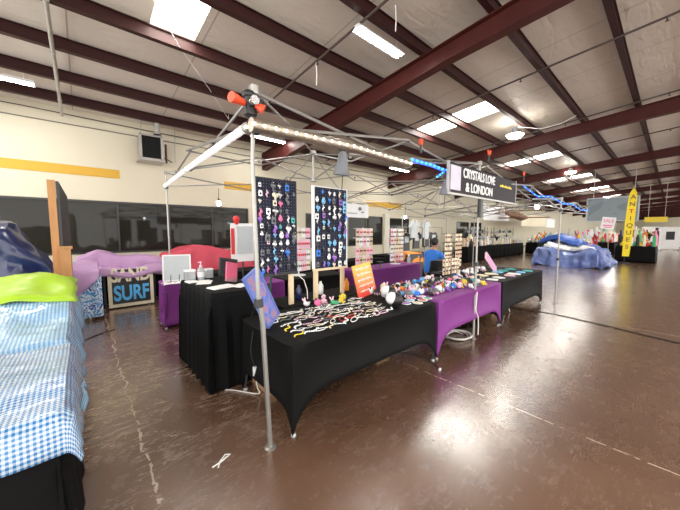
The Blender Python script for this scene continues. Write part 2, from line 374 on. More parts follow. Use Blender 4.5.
# long wall with openings for the windows
wins = [(-3.1, 4.75, 1.02, 2.49), (5.75, 6.25, 1.02, 2.47), (7.35, 12.45, .9, 2.42), (12.98, 14.9, .75, 2.38), (20.8, 22.75, .95, 2.34), (23.05, 25.0, .95, 2.34)]
w = MB(); cur = XA
for x0, x1, z0, z1 in wins:
    w.box(cur, x0, YW, YW+.2, 0, 4.42); w.box(x0, x1, YW, YW+.2, 0, z0); w.box(x0, x1, YW, YW+.2, z1, 4.42); cur = x1
w.box(cur, XB, YW, YW+.2, 0, 4.42)
struct('wall_left', w, 'wall', smooth=False)
w = MB(); w.box(XB-.2, XB, YR, YW, 0, 6.0); struct('wall_far', w, 'wall', smooth=False)
w = MB(); w.box(XA, XB, YW+.02, YW+.2, 4.42, roofz(YW)+.02); struct('trim_6', w, 'wall', smooth=False)
w = MB(); w.box(XA, XB, YW-.04, YW+.02, 4.41, 4.43); struct('trim_7', w, 'mull', smooth=False)
for k, (x0, x1, z0, z1) in enumerate(wins):
    f = MB(); t = .05
    f.box(x0, x1, YW-.015, YW+.08, z0, z0+t); f.box(x0, x1, YW-.015, YW+.08, z1-t, z1); f.box(x0, x0+t, YW-.015, YW+.08, z0+t, z1-t); f.box(x1-t, x1, YW-.015, YW+.08, z0+t, z1-t)
    r = struct('window_%d' % (k+1), f, 'frame', smooth=False)
    p = MB(); p.box(x0+t, x1-t, YW+.03, YW+.05, z0+t, z1-t); struct('pane', p, 'pane', r, smooth=False)
    n = int((x1-x0)/1.25)
    for i in range(1, n):
        xm = x0+(x1-x0)*i/n; q = MB(); q.box(xm-.022, xm+.022, YW-.005, YW+.07, z0+t, z1-t); struct('mullion', q, 'frame' if k != 2 else 'mull', r, smooth=False)
# dim room behind the long window: a counter and a strip of tube light seen through the glass is only its reflection, so just the rail
q = MB(); q.box(-3.1, 4.75, YW-.02, YW-.0, 1.02, 1.05); struct('trim_1', q, 'frame', smooth=False)
q = MB(); q.box(-3.2, .92, YW-.02, YW-.001, 3.14, 3.38); struct('trim_2', q, 'yellow', smooth=False)
q = MB(); q.box(3.9, 4.95, YW-.02, YW-.001, 3.14, 3.40); struct('trim_3', q, 'yellow', smooth=False)
q = MB(); q.box(11.1, 14.1, YW-.02, YW-.001, 2.93, 3.25); struct('trim_4', q, 'yellow', smooth=False)
q = MB(); q.box(XA, XB-.3, YW-.015, YW-.001, 0, .1); struct('baseboard_left', q, 'frame', smooth=False)
# pilaster between the windows
q = MB(); q.box(12.5, 12.93, YW-.12, YW-.001, 0, 2.6); struct('trim_5', q, 'trim', smooth=False)
# door in the long wall
q = MB(); q.box(26.3, 27.3, YW-.03, YW+.0, 0.0, 2.1); dd = struct('door_1', q, 'cream', smooth=False)
q = MB(); q.ball((26.4, YW-.06, 1.0), .035); obj('door_handle', q, 'silver', dd)

# purlins along the hall
k = 0
for y in (-8.1, -6.8, -5.5, -4.2, -2.9, -1.6, -.33, .95, 2.23, 3.56, 4.85, 6.18, 7.42, 8.62, 9.75):
    zt = roofz(y)-.01
    m = MB(); pr = [(y-.012, zt-.2), (y-.075, zt-.2), (y-.075, zt-.185), (y+.075, zt-.185), (y+.075, zt-.2), (y+.012, zt-.2)]
    m.box(XA+.02, XB-.22, y-.012, y+.012, zt-.2, zt); m.box(XA+.02, XB-.22, y-.055, y+.055, zt-.215, zt-.2); m.box(XA+.02, XB-.22, y-.05, y+.05, zt-.012, zt)
    struct('roof_purlin', m, 'purlin', smooth=False)
# rafters across
def rb(y): return 4.0+(10.6-y)*.1175 if y > 3 else 4.893+(3-y)*.060
for i in range(-1, 15):
    x = 5.45+7.5*i
    if x < XA: continue
    m = MB(); ysr = [YW-.01, 8, 5.5, 3, 0, -4, YR+.01]
    for a, b2 in zip(ysr[:-1], ysr[1:]):
        top = lambda y: roofz(y)-.226
        for (xx0, xx1, lo, hi) in ((x-.01, x+.01, lambda y: rb(y), top), (x-.11, x+.11, lambda y: rb(y)-.02, lambda y: rb(y)), (x-.11, x+.11, lambda y: top(y)-.02, top)):
            vs = [(xx, y, z) for y in (a, b2) for (xx, z) in ((xx0, lo(y)), (xx1, lo(y)), (xx1, max(hi(y), lo(y)+.01)), (xx0, max(hi(y), lo(y)+.01)))]
            m.add(vs, [(0, 1, 2, 3), (7, 6, 5, 4), (0, 4, 5, 1), (1, 5, 6, 2), (2, 6, 7, 3), (3, 7, 4, 0)])
    m.box(x-.11, x+.11, YW-.03, YW-.01, rb(YW)-.02, 4.58)
    struct('roof_rafter', m, 'beam', smooth=False)
# sprinkler branch pipes under the purlins
for x in (3.72, 7.97, 12.3, 16.6, 20.8, 25.1, 29.4, 33.6, 37.9, 42.2, 46.4, 50.7):
    m = MB(); a, b2 = 9.9, YR+.1
    m.tube([(x, a, roofz(a)-.255), (x, b2, roofz(b2)-.255)], .022, 8)
    r = struct('sprinkler_pipe', m, 'pipe')
    for y in (7.1, 4.9, 2.6, .3):
        s = MB(); z = roofz(y)-.26; s.tube([(x, y, z), (x, y, z-.06)], .012, 6); s.lathe([(.008, -.06), (.03, -.065), (.03, -.07), (.008, -.075)], (x, y, z), 8)
        obj('sprinkler_head', s, 'pipe', r)
m = MB(); a, b2 = 10.45, -5
m.tube([(-.2, a, roofz(a)-.26), (-.2, b2, roofz(b2)-.26)], .032, 10)
for y in (9.5, 7.5, 6.1, 4.8, 3): m.tube([(-.2, y-.02, roofz(y)-.26), (-.2, y+.02, roofz(y)-.26)], .042, 10)
struct('water_pipe', m, 'steelpipe')
m = MB(); m.tube([(XA+.1+i*2.2, YW-.12, 4.62+(.03*math.sin(i*1.7))) for i in range(50)], .013, 6); struct('wall_conduit', m, 'pipe')
m = MB(); m.tube([(.40, 4.39, 5.33), (.42, 4.43, 5.10), (.9, 5.1, 5.02), (1.5, 6.1, 4.98), (2.4, 7.3, 4.93), (3.3, 8.5, 4.80), (3.35, 8.62, 4.99)], .009, 6)
single('loose_wire', m, 'wire', 'thin white wire slung diagonally under the roof beams at top left', 'wire')
for p, l, lb in (((3.72, 4.95, 5.03), .45, 'white plastic strap dangling from roof pipe left of the tube light'), ((4.02, 3.2, 5.28), .38, 'short white strap hanging beside the bright tube light')):
    m = MB(); m.tube([p, (p[0]+.02, p[1], p[2]-l*.5), (p[0]+.01, p[1], p[2]-l)], .009, 6); m.ball((p[0], p[1], p[2]), .016, 8)
    single('hanging_strap', m, 'wire', lb, 'strap')

# light fixtures
def strip_light(x, y, L, label, dz=.34, ln=True):
    z = roofz(y)-dz; t = thing('strip_light', label, 'ceiling light', (x, y, z), 'fluorescent strip lights under the roof')
    m = MB(); m.box(x-L/2, x+L/2, y-.05, y+.05, z+.02, z+.07); m.prism([(x-L/2, y-.11, z-.0), (x-L/2, y-.05, z+.022), (x-L/2, y+.05, z+.022), (x-L/2, y+.11, z-.0), (x-L/2, y+.10, z-.0), (x-L/2, y+.045, z+.015), (x-L/2, y-.045, z+.015), (x-L/2, y-.10, z)], 0, (L, 0, 0))
    obj('reflector', m, 'white', t, False)
    for s in (-.045, .045):
        q = MB(); q.tube([(x-L/2+.02, y+s, z), (x+L/2-.02, y+s, z)], .016, 8); obj('tube', q, 'tube', t)
    for s in (-.4, .4):
        q = MB(); q.tube([(x+s*L, y, z+.07), (x+s*L, y, roofz(y)-.03)], .005, 5); obj('hanger', q, 'wire', t)
strip_light(4.27, 3.74, 1.2, 'bright fluorescent strip light nearest overhead, above the pegboards')
strip_light(4.75, 8.9, 1.2, 'fluorescent strip light near wall, seen below the tent corner')
strip_light(-1.3, 8.85, 1.5, 'fluorescent strip light at left edge above yellow wall band')
strip_light(11.8, 9.0, 1.4, 'fluorescent strip light near wall, above the blue lit frame end')
strip_light(19.0, 7.4, 1.25, 'fluorescent strip light furthest back near the long wall')
strip_light(4.3, -2.4, 1.25, 'fluorescent strip light hanging over the open floor on the right')
def bay(x, y, label):
    z = roofz(y)-.50; t = thing('high_bay_light', label, 'ceiling light', (x, y, z), 'round high bay lights along the hall')
    q = MB(); q.lathe([(.06, .25), (.08, .22), (.09, .12), (.20, .03), (.21, 0), (.20, 0), (.08, .11), (.05, .12)], (x, y, z), 20); obj('lamp_shade', q, 'grey', t)
    q = MB(); q.lathe([(.18, .03), (.26, .0), (.20, -.08), (.01, -.12)], (x, y, z), 20); obj('lens', q, 'bay', t)
    q = MB(); q.tube([(x, y, z+.24), (x, y, roofz(y)-.02)], .008, 6); obj('hanger', q, 'wire', t)
for i, x in enumerate((11.2, 20.4, 29.0, 37.5, 46, 54, 63, 72)):
    bay(x, 3.75+.2*i, 'round high bay lamp, %s one from the stall looking down the hall' % ORD[i])
for i, x in enumerate((2.0, 9.0, 17, 26)): bay(x, -3.2, 'round high bay lamp over the open right side, %s one along' % ORD[i])
q = MB(); q.tube([(11.22, 3.7, 5.15), (11.6, 3.1, 5.02), (11.8, 2.6, 5.1), (11.9, 2.25, 5.28)], .012, 6); single('power_cable', q, 'wire', 'white power cord looping from the nearest round high bay lamp', 'cord')

# unit heater on the wall
t = thing('unit_heater', 'boxy unit heater with dark louvered front hung high by the wall', 'heater', (1.7, 9.95, 3.72))
m = MB(); x0, x1, y0, y1, z0, z1 = 1.36, 1.90, 9.9, 10.42, 3.66, 4.36
m.box(x0, x1, y0+.03, y1, z0, z1); m.box(x0-.02, x0+.04, y0, y0+.04, z0, z1); m.box(x1-.04, x1+.02, y0, y0+.04, z0, z1); m.box(x0, x1, y0, y0+.04, z0, z0+.05); m.box(x0, x1, y0, y0+.04, z1-.04, z1); m.box(x0-.05, x1+.05, y0-.06, y1, z0-.03, z0)
obj('cabinet', m, 'steelpipe', t, False)
m = MB(); m.box(x0+.045, x1-.045, y0+.012, y0+.03, z0+.05, z1-.05)
for i in range(9): 
    z = z0+.08+i*.062; m.box(x0+.045, x1-.045, y0+.002, y0+.02, z, z+.035, R=None)
obj('louvers', m, 'screen', t, False)
m = MB(); m.tube([(x1+.12, 10.1, 3.66), (x1+.12, 10.1, 4.2)], .03, 8); m.tube([(x1, 10.1, 3.78), (x1+.12, 10.1, 3.78), (x1+.28, 10.1, 3.70)], .015, 8); obj('gas_valve', m, 'pipe', t)
for hx in (x0+.05, x1-.05, x1+.35):
    q = MB(); q.tube([(hx, 10.1, z1 if hx < x1 else 3.7), (hx+.04, 10.1, roofz(10.1)-.03 if hx > x1 else roofz(10.1)-.01)], .01, 6); obj('hanger_rod', q, 'steelpipe', t)
q = MB(); q.lathe([(.07, 0), (.07, .30)], (1.75, 9.7, 4.33), 14); q.lathe([(.10, 0), (.1, .03)], (1.75, 9.7, 4.33), 14); obj('flue', q, 'steelpipe', t)

# ------------------------------------------------------------------ cloth
def drape(x0, x1, y0, y1, top, L, res=.05, fold=.02, fper=.22, flare=.12, bump=.0, seed=0, floorz=.005, side=(1, 1, 1, 1), thick=.004, hem=None, bscale=2.5, r=.03):
    """a cloth lying over a box, hanging L over the edges chosen in side (x0,x1,y0,y1)"""
    top_f = top if callable(top) else (lambda x, y: top)
    def axis(a, b, l0, l1):
        out = []; n = max(2, int((b-a)/res)); 
        n0 = max(1, int(l0/res)) if l0 else 0; n1 = max(1, int(l1/res)) if l1 else 0
        out += [a-l0+l0*i/n0 for i in range(n0)] if n0 else []
        out += [a+(b-a)*i/n for i in range(n+1)]
        out += [b+l1*(i+1)/n1 for i in range(n1)] if n1 else []
        return out
    U = axis(x0, x1, L*side[0], L*side[1]); V = axis(y0, y1, L*side[2], L*side[3])
    m = MB(); m.uv = []; vs = []
    for v in V:
        for u in U:
            cx, cy = min(max(u, x0), x1), min(max(v, y0), y1)
            ox, oy = u-cx, v-cy; d = math.hypot(ox, oy)
            if d > 1e-6:
                dl = hem(u, v) if hem else 1.0
                dd2 = min(d*dl, d*1.0)
                nx, ny = ox/d, oy/d
                if abs(ox) > 1e-6 and abs(oy) > 1e-6: along = (math.atan2(abs(oy), abs(ox)))*.5*fper*4; sgn = 1
                else: along = u if abs(oy) > 1e-6 else v
                w = fold*math.sin(2*PI*along/fper+noise.noise(Vector((along*2, seed, 0)))*2.5)*min(1, dd2/.25)
                rr = min(dd2, r); out = rr*.6+flare*dd2+w
                z = top_f(cx, cy)-max(0, dd2-rr*.3)
                p = Vector((cx+nx*out, cy+ny*out, z))
            else:
                p = Vector((cx, cy, top_f(cx, cy)))
            if bump:
                b = bump*noise.fractal(Vector((p.x*bscale+seed, p.y*bscale, p.z*bscale)), .8, 2, 4)
                p.z += b*(1 if d < 1e-6 else .4); 
                if d > 1e-6: p.x += b*ox/max(d, 1e-6)*.8; p.y += b*oy/max(d, 1e-6)*.8
            if p.z < floorz: p.z = floorz+.004*abs(math.sin(u*40+v*31))
            vs.append(p); m.uv.append((u, v))
    nu = len(U); fs = [(j*nu+i, j*nu+i+1, (j+1)*nu+i+1, (j+1)*nu+i) for j in range(len(V)-1) for i in range(nu-1)]
    m.open = True; m.add(vs, fs)
    return m
def solid(o, t=.004):
    md = o.modifiers.new('thickness', 'SOLIDIFY'); md.thickness = t; md.offset = -1
    return o

def stretch_table(label, cat, x0, x1, y0, y1, H, arch, mat, nm='stretch_table_cover', pinch=.03, pw=8, group=None, foot='white', back=True):
    t = thing('folding_table', label, cat, ((x0+x1)/2, (y0+y1)/2, 0), group)
    # table itself: top slab and four legs
    m = MB(); m.rbox(x0+.035, x1-.035, y0+.035, y1-.035, H-.05, H-.008, .05); obj('tabletop', m, 'lgrey', t)
    for sx, sy in ((0, 0), (0, 1), (1, 0), (1, 1)):
        fx = x1-.03 if sx else x0+.03; fy = y1-.03 if sy else y0+.03
        m = MB(); m.tube([(fx+(-.05 if sx else .05), fy+(-.04 if sy else .04), H-.05), (fx, fy, .012)], .012, 8); L = obj('leg', m, 'alud', t)
        m = MB(); m.lathe([(.02, 0), (.02, .015), (.012, .022)], (fx, fy, 0), 10); obj('foot_cap', m, 'lgrey', L)
    # cover: top plus skin running down to the feet
    m = MB(); m.open = False; r = .05; pts = []
    def side(a, b, n):
        return [(a[0]+(b[0]-a[0])*i/n, a[1]+(b[1]-a[1])*i/n, i/n) for i in range(n)]
    cor = [(x0, y0), (x1, y0), (x1, y1), (x0, y1)]
    ring = []
    for q in range(4):
        L_ = math.dist(cor[q], cor[(q+1) % 4]); ring += [(*p, L_, q) for p in side(cor[q], cor[(q+1) % 4], max(24, int(L_/.05)))]
    nl = 9; vs = []; cx, cy = (x0+x1)/2, (y0+y1)/2
    for j in range(-1, nl+1):
        for (x, y, u, L_, q) in ring:
            e = abs(2*u-1); zb = arch*min(1, L_/1.4)*(1-e**pw)+.015
            # rounded plan corners near the top
            s = max(0, j)/nl
            z = H-(H-zb)*s
            pin = pinch*math.sin(PI*min(1, s*1.0))*(1-e**4)*2 if s > 0 else 0
            cr = .02*(e**10)*(1-s)
            dx, dy = cx-x, cy-y
            nx, ny = ((0, 1), (-1, 0), (0, -1), (1, 0))[q]
            k = pin
            px, py = x+nx*k, y+ny*k
            dl = math.hypot(dx, dy); px += dx/dl*cr*1.5; py += dy/dl*cr*1.5
            if j == -1: px += dx/dl*.02; py += dy/dl*.02; z = H+.004
            vs.append((px, py, z if j != 0 else H-.012))
    n = len(ring)
    fs = [(j*n+i, j*n+(i+1) % n, (j+1)*n+(i+1) % n, (j+1)*n+i) for j in range(nl+1) for i in range(n)]
    fs.append(tuple(range(n)))
    m.add(vs, fs)
    o = obj('table_cover', m, mat, t); solid(o, .003)
    return t

stretch_table('black stretch-covered table at the front left corner of the stall', 'table', 1.17, 3.31, 1.90, 2.88, .76, .31, 'black')
stretch_table('purple stretch-covered table at the stall front behind the middle pole', 'table', 3.335, 5.42, 1.90, 2.88, .76, .31, 'purple')
stretch_table('black stretch-covered table at the right end of the stall front', 'table', 5.445, 7.85, 1.90, 2.88, .76, .24, 'black')
stretch_table('small purple stretch-covered table beside rear left tent leg', 'table', .97, 1.42, 5.55, 6.0, .77, .12, 'purple', pinch=.05)
stretch_table('purple stretch-covered table inside the stall behind the orange sign', 'table', 4.5, 7.0, 4.55, 5.2, .76, .28, 'purple')
stretch_table('purple stretch-covered table inside the stall behind the left pegboard', 'table', 2.0, 2.72, 4.55, 5.2, .76, .28, 'purple')
stretch_table('black stretch-covered table inside the stall between the two pegboards', 'table', 2.76, 4.2, 4.55, 5.2, .76, .28, 'black')
# tall draped table
t = thing('draped_table', 'tall table under a floor-length black cloth left of the stall', 'table', (1.22, 3.6, 0))
m = MB(); m.rbox(.96, 1.50, 3.04, 4.18, .97, 1.01, .03); obj('tabletop', m, 'lgrey', t)
for lx in (1.02, 1.44):
    for ly in (3.1, 4.12):
        m = MB(); m.tube([(lx, ly, .97), (lx, ly, 0)], .015, 8); obj('leg', m, 'lgrey', t)
m = drape(.95, 1.51, 3.03, 4.19, 1.018, 1.03, res=.04, fold=.018, fper=.17, flare=.035, seed=3); o = obj('table_cloth', m, 'blackd', t); solid(o, .003)
# black draped row behind the stall
for k, (a, b2, y0, lb) in enumerate(((4.6, 7.6, 6.3, 'black draped table behind the inner purple table, under the card racks'), (8.2, 11.0, 6.9, 'black draped table behind the seated person'), (2.0, 4.2, 6.3, 'black draped table behind the two pegboards'))):
    t = thing('draped_table', lb, 'table', ((a+b2)/2, y0+.35, 0))
    m = MB(); m.rbox(a+.02, b2-.02, y0+.02, y0+.68, .70, .745, .03); obj('tabletop', m, 'lgrey', t)
    m = drape(a, b2, y0, y0+.7, .755, .76, res=.07, fold=.015, fper=.2, flare=.03, seed=k+5); o = obj('table_cloth', m, 'blackd', t); solid(o, .003)

# ------------------------------------------------------------------ tent frame
def bolt(m, p, r=.018): m.ball(p, r, 8)
def canopy(name, label, xs, yf, yb, zlo, zhi, yf2=None, skipleg=(), peak=.45, legz=None, xk=1.0, xo=0.0):
    yf2 = yf if yf2 is None else yf2
    def Y0(x): return yf+(yf2-yf)*(x-xs[0])/(xs[-1]-xs[0])
    def ZL(x): return zlo[0]+(zlo[1]-zlo[0])*(x-xs[0])/(xs[-1]-xs[0])
    dz = zhi-zlo[0]
    t = thing(name, label, 'tent frame', (xs[0], yf, 0))
    RZ = .10 if xk > 1 else 0
    for i, xf in enumerate(xs):
        for b in (0, 1):
            if (i, b) in skipleg: continue
            x = xf*xk+xo if b else xf
            y = yb if b else Y0(x); zl = ZL(xf)+(.10 if b and xk > 1 else 0); bx = .07 if (i == 0 and not b and xo) else 0
            m = MB(); m.box(x+bx-.016, x+bx+.016, y-.016, y+.016, .01, .02)
            m.tube([(x+bx, y, .01), (x+bx*.4, y, zl*.42), (x, y, zl*.5)], .019, 4 if False else 8)
            L = obj('leg', m, 'alu', t)
            m = MB(); m.tube([(x, y, zl*.48), (x-(.02 if bx else 0), y, zl*.9), (x, y, zl+dz)], .0145, 8); obj('upper_leg', m, 'alu', t)
            m = MB(); m.lathe([(.045, 0), (.045, .006), (.022, .012), (.022, .03)], (x+bx, y, 0), 12); obj('foot_plate', m, 'alu', L)
            for za, zb_, nm in ((zl-.05, zl+.02, 'slider_bracket'), (zl+dz-.03, zl+dz+.03, 'top_bracket'), (zl*.48-.03, zl*.48+.03, 'height_lock')):
                m = MB(); m.rbox(x-.028, x+.028, y-.028, y+.028, za, zb_, .01); obj(nm, m, 'alud' if nm != 'top_bracket' else 'alu', L)
    def scissor(a, b2, side):
        a = Vector(a); b2 = Vector(b2); n = 2
        for i in range(n):
            p = a.lerp(b2, i/n); q = a.lerp(b2, (i+1)/n); h = Vector((0, 0, dz)); o = Vector((.014, .0, 0)) if side == 'y' else Vector((0, .014, 0))
            for s, (u, v) in enumerate(((p, q+h), (p+h, q))):
                m = MB(); m.tube([u+o*(2*s-1), v+o*(2*s-1)], .0125, 6); obj('truss_bar', m, 'alu', t)
            for jp in ((p+q)/2+h/2, q+h, q):
                m = MB(); bolt(m, jp, .02); obj('truss_joint', m, 'alud', t)
    for i in range(len(xs)-1):
        scissor((xs[i], Y0(xs[i]), ZL(xs[i])), (xs[i+1], Y0(xs[i+1]), ZL(xs[i+1])), 'x')
        scissor((xs[i]*xk+xo, yb, ZL(xs[i])+RZ), (xs[i+1]*xk+xo, yb, ZL(xs[i+1])+RZ), 'x')
    for i, x in enumerate(xs):
        scissor((x, Y0(x), ZL(x)), (x*xk+xo, yb, ZL(x)+RZ), 'y')
    # inner scissors meeting at each bay's centre hub
    for i in range(len(xs)-1):
        cx, cy = (xs[i]+xs[i+1])/2*(1+xk)/2, (Y0(xs[i])+yb)/2; cz = ZL(cx)+dz
        m = MB(); m.tube([(cx, cy, cz-.15), (cx, cy, cz+peak)], .018, 8); m.lathe([(.05, 0), (.05, .05)], (cx, cy, cz+peak), 12); m.lathe([(.05, 0), (.05, .05)], (cx, cy, cz-.15), 12)
        obj('centre_hub', m, 'alu', t)
        for (px, py, zb) in (((xs[i]+xs[i+1])/2, Y0((xs[i]+xs[i+1])/2), ZL(cx)), ((xs[i]+xs[i+1])/2*xk, yb, ZL(cx)+RZ), (xs[i]*(1+xk)/2, cy, ZL(xs[i])+RZ/2), (xs[i+1]*(1+xk)/2, cy, ZL(xs[i+1])+RZ/2)):
            m = MB(); mid = Vector(((px+cx)/2, (py+cy)/2, cz+.10))
            m.tube([(px, py, zb+dz*.95), (mid.x+.01, mid.y+.01, cz-.02), (cx, cy, cz+peak)], .0115, 6); m.tube([(px, py, zb+.01), (mid.x, mid.y, cz+.08), (cx, cy, cz-.12)], .0115, 6); bolt(m, (mid.x, mid.y, cz+.03), .02)
            obj('roof_bar', m, 'alu', t)
        for (px, py, zb) in ((xs[i], Y0(xs[i]), ZL(xs[i])), (xs[i]*xk+xo, yb, ZL(xs[i])+RZ), (xs[i+1], Y0(xs[i+1]), ZL(xs[i+1])), (xs[i+1]*xk+xo, yb, ZL(xs[i+1])+RZ)):
            m = MB(); m.tube([(px, py, zb+dz), ((px+cx)/2, (py+cy)/2, cz+peak*.62), (cx, cy, cz+peak)], .0105, 6); obj('rafter_bar', m, 'alu', t)
    return t
canopy('canopy_frame', 'bare aluminium pop-up tent frame around the left half of the stall', [.93, 4.45], 1.94, 6.12, (2.36, 2.40), 2.60, peak=.30, xk=1.2, xo=.09)
canopy('canopy_frame', 'bare aluminium pop-up tent frame over the right half, carrying the stall sign', [4.53, 8.0], 1.86, 6.12, (2.36, 2.12), 2.60, yf2=1.68, peak=.28, xk=1.2, skipleg=((0, 0), (0, 1)))
canopy('canopy_frame', 'bare aluminium tent frame of the next stall beyond the right end', [8.1, 11.4], 1.70, 6.12, (2.12, 2.16), 2.36, skipleg=((0, 0), (0, 1), (1, 0)), peak=.2, xk=1.2)

# lit tubes along the frame
def light_tube(pts, r, mat, label, ledm, n=14, lr=.012):
    t = thing('light_tube', label, 'light', pts[0])
    P = [Vector(p) for p in pts]; Q = []
    for a, b2 in zip(P[:-1], P[1:]):
        k = max(2, int((b2-a).length/.04)); Q += [a.lerp(b2, i/k) for i in range(k)]
    Q.append(P[-1]); m = MB(); m.tube(Q, [r*(1+.06*math.sin(i*2.1)) for i in range(len(Q))], 12); obj('tube_sleeve', m, mat, t)
    first = None; o0 = Q[0]+Vector((-.3*r, -.95*r, -.1*r))
    for i in range(0, len(Q), 2):
        if first is None:
            m = MB(); m.ball(o0, lr, 6); first = obj('led', m, ledm, t)
        else:
            c = first.copy(); C.objects.link(c); c.parent = t; c.location = Q[i]-Q[0]
    for i in (0, len(Q)//2, len(Q)-1):
        d = (Q[min(i+1, len(Q)-1)]-Q[max(0, i-1)]).normalized(); m = MB(); m.tube([Q[i]-d*.012, Q[i]+d*.012], r*1.1, 12)
        obj('clip_ring', m, mat if mat == 'foil' else 'alu', t)
light_tube([(.89, 1.885, 2.35), (1.8, 1.885, 2.375), (2.62, 1.885, 2.355)], .043, 'foil', 'fat silver ribbed light tube along the front truss from the corner pole', 'led')
light_tube([(.885, 1.98, 2.355), (1.01, 4.0, 2.40), (1.155, 6.0, 2.44)], .028, 'ltube', 'glowing white tube running back along the left side of the tent frame', 'led')
light_tube([(2.66, 1.88, 2.40), (3.05, 1.88, 2.40), (3.36, 1.88, 2.38)], .018, 'ledb', 'short blue glowing light tube left of the stall sign', 'ledc', lr=.016)
def led_string(pts, label, ms):
    t = thing('led_string', label, 'light string', pts[0])
    P = [Vector(p) for p in pts]; m = MB(); m.tube(P, .006, 5); obj('cable', m, 'wdark', t)
    protos = {}; cnt = 0
    for i, (a, b2) in enumerate(zip(P[:-1], P[1:])):
        for j in range(9):
            p = a.lerp(b2, j/9)+Vector((0, -.01, -.01)); mt = ms[cnt % len(ms)]; cnt += 1
            if mt not in protos:
                q = MB(); q.ball(p, .013, 6); protos[mt] = (obj('led', q, mt, t), p)
            else:
                o, p0 = protos[mt]; c = o.copy(); C.objects.link(c); c.parent = t; c.location = p-p0
led_string([(5.7, 1.74, 2.42), (6.4, 1.72, 2.30), (7.2, 1.70, 2.36), (8.0, 1.66, 2.26), (9.0, 1.68, 2.32), (10.2, 1.7, 2.22), (11.3, 1.7, 2.28)], 'string of blue and cyan lights along the frame right of the sign', ['ledb', 'ledc', 'ledb'])
led_string([(3.2, 1.9, 2.30), (3.5, 1.92, 2.44), (4.0, 1.95, 2.52), (4.4, 1.95, 2.47)], 'string of cyan lights around the frame above the sign corner', ['ledc', 'ledb'])

def spring_clamp(p, rz, label, m2='redp', s=1.0):
    t = thing('spring_clamp', label, 'clamp', p, 'orange-tipped spring clamps on the tent frame')
    R = rot(0, 0, rz)
    for k in (-1, 1):
        m = MB(); a = Vector(p); d1 = R @ Vector((.035*k, 0, .085)); d0 = R @ Vector((.02*k, 0, -.05))
        m.tube([a+d0*s, a, a+d1*s*.4], [.008, .012, .011], 6); obj('jaw', m, 'alud', t)
        m = MB(); m.tube([a+d1*s*.4, a+d1*s], [.012, .015], 8); obj('handle_tip', m, m2, t)
spring_clamp((2.93, 1.94, 2.58), .3, 'orange-tipped spring clamp on frame above the blue tube', s=1.1)
spring_clamp((3.02, 2.0, 2.62), 1.0, 'second orange-tipped clamp just right of the one above the blue tube')
spring_clamp((4.56, 1.86, 2.72), 0, 'orange-tipped clamp gripping the frame right above the sign', s=1.3)
spring_clamp((5.9, 1.8, 2.58), .2, 'orange-tipped clamp on frame above the right end of the sign', s=1.2)
# the corner clamp lamp with orange cones
t = thing('clamp_lamp', 'black clamp lamp with two orange cones on top of the corner pole', 'lamp', (.90, 1.93, 2.50))
m = MB(); m.ball((.89, 1.93, 2.555), .042, 14, sq=(1.1, 1, .8)); m.rbox(.86, .94, 1.90, 1.97, 2.42, 2.54, .02); m.ball((.95, 1.90, 2.51), .024, 10); obj('clamp_body', m, 'blk', t)
m = MB(); R = rot(0, -PI/2, .35); m.lathe([(.02, 0), (.025, .02), (.035, .10), (.033, .105)], (.85, 1.92, 2.49), 14, R=R); obj('cone', m, 'redp', t)
m = MB(); R = rot(0, PI/2+.5, -.5); m.lathe([(.018, 0), (.022, .02), (.032, .05), (.03, .055)], (.92, 1.89, 2.485), 14, R=R); obj('cone', m, 'redp', t)
m = MB(); m.lathe([(.024, 0), (.03, .03), (.03, .05)], (.895, 1.895, 2.50), 10, R=rot(PI/2)); obj('switch', m, 'silver', t)
def flood(p, label, s=1, mat='grey'):
    t = thing('clip_lamp', label, 'lamp', p); x, y, z = p
    m = MB(); m.lathe([(.022*s, .10*s), (.035*s, .08*s), (.05*s, .0), (.068*s, -.08*s), (.066*s, -.085*s), (.045*s, -.0), (.01, .05*s)], p, 16, R=rot(.15)); obj('lamp_shade', m, mat, t)
    m = MB(); m.tube([(x, y, z+.09*s), (x-.01, y, z+.15*s), (x+.02, y+.02, z+.2*s)], .01, 6); m.rbox(x-.035, x+.035, y-.01, y+.02, z+.11*s, z+.15*s, .008); obj('clip', m, 'alud', t)
    m = MB(); m.tube([(x, y, z+.09*s), (x+.05, y, z+.16*s), (x+.03, y+.02, z+.05*s), (x+.02, y+.03, z-.25*s)], .004, 5); obj('cord', m, 'wdark', t)
flood((1.70, 1.90, 2.215), 'grey bell-shaped clip lamp hanging from front truss above the pegboards', 1.05)
flood((3.32, 1.84, 2.17), 'grey bell-shaped clip lamp hanging at the left end of the sign', 1.0)
def bulb(p, z1, label):
    t = thing('hanging_bulb', label, 'lamp', p)
    m = MB(); m.ball(p, .042, 12, sq=(1, 1, 1.2)); obj('bulb', m, 'bulb', t)
    m = MB(); m.lathe([(.02, .045), (.02, .09), (.008, .1)], p, 10); m.tube([(p[0], p[1], p[2]+.1), (p[0]+.01, p[1], z1)], .005, 5); obj('socket', m, 'wdark', t)
bulb((2.1, 6.05, 2.20), 2.50, 'glowing white bulb hanging from rear truss behind the corner pole')
bulb((8.28, 6.05, 2.12), 2.5, 'glowing white bulb hanging at the back near the black clothes')
bulb((7.3, 1.95, 2.16), 2.35, 'glowing white bulb hanging from the frame right of the sign')

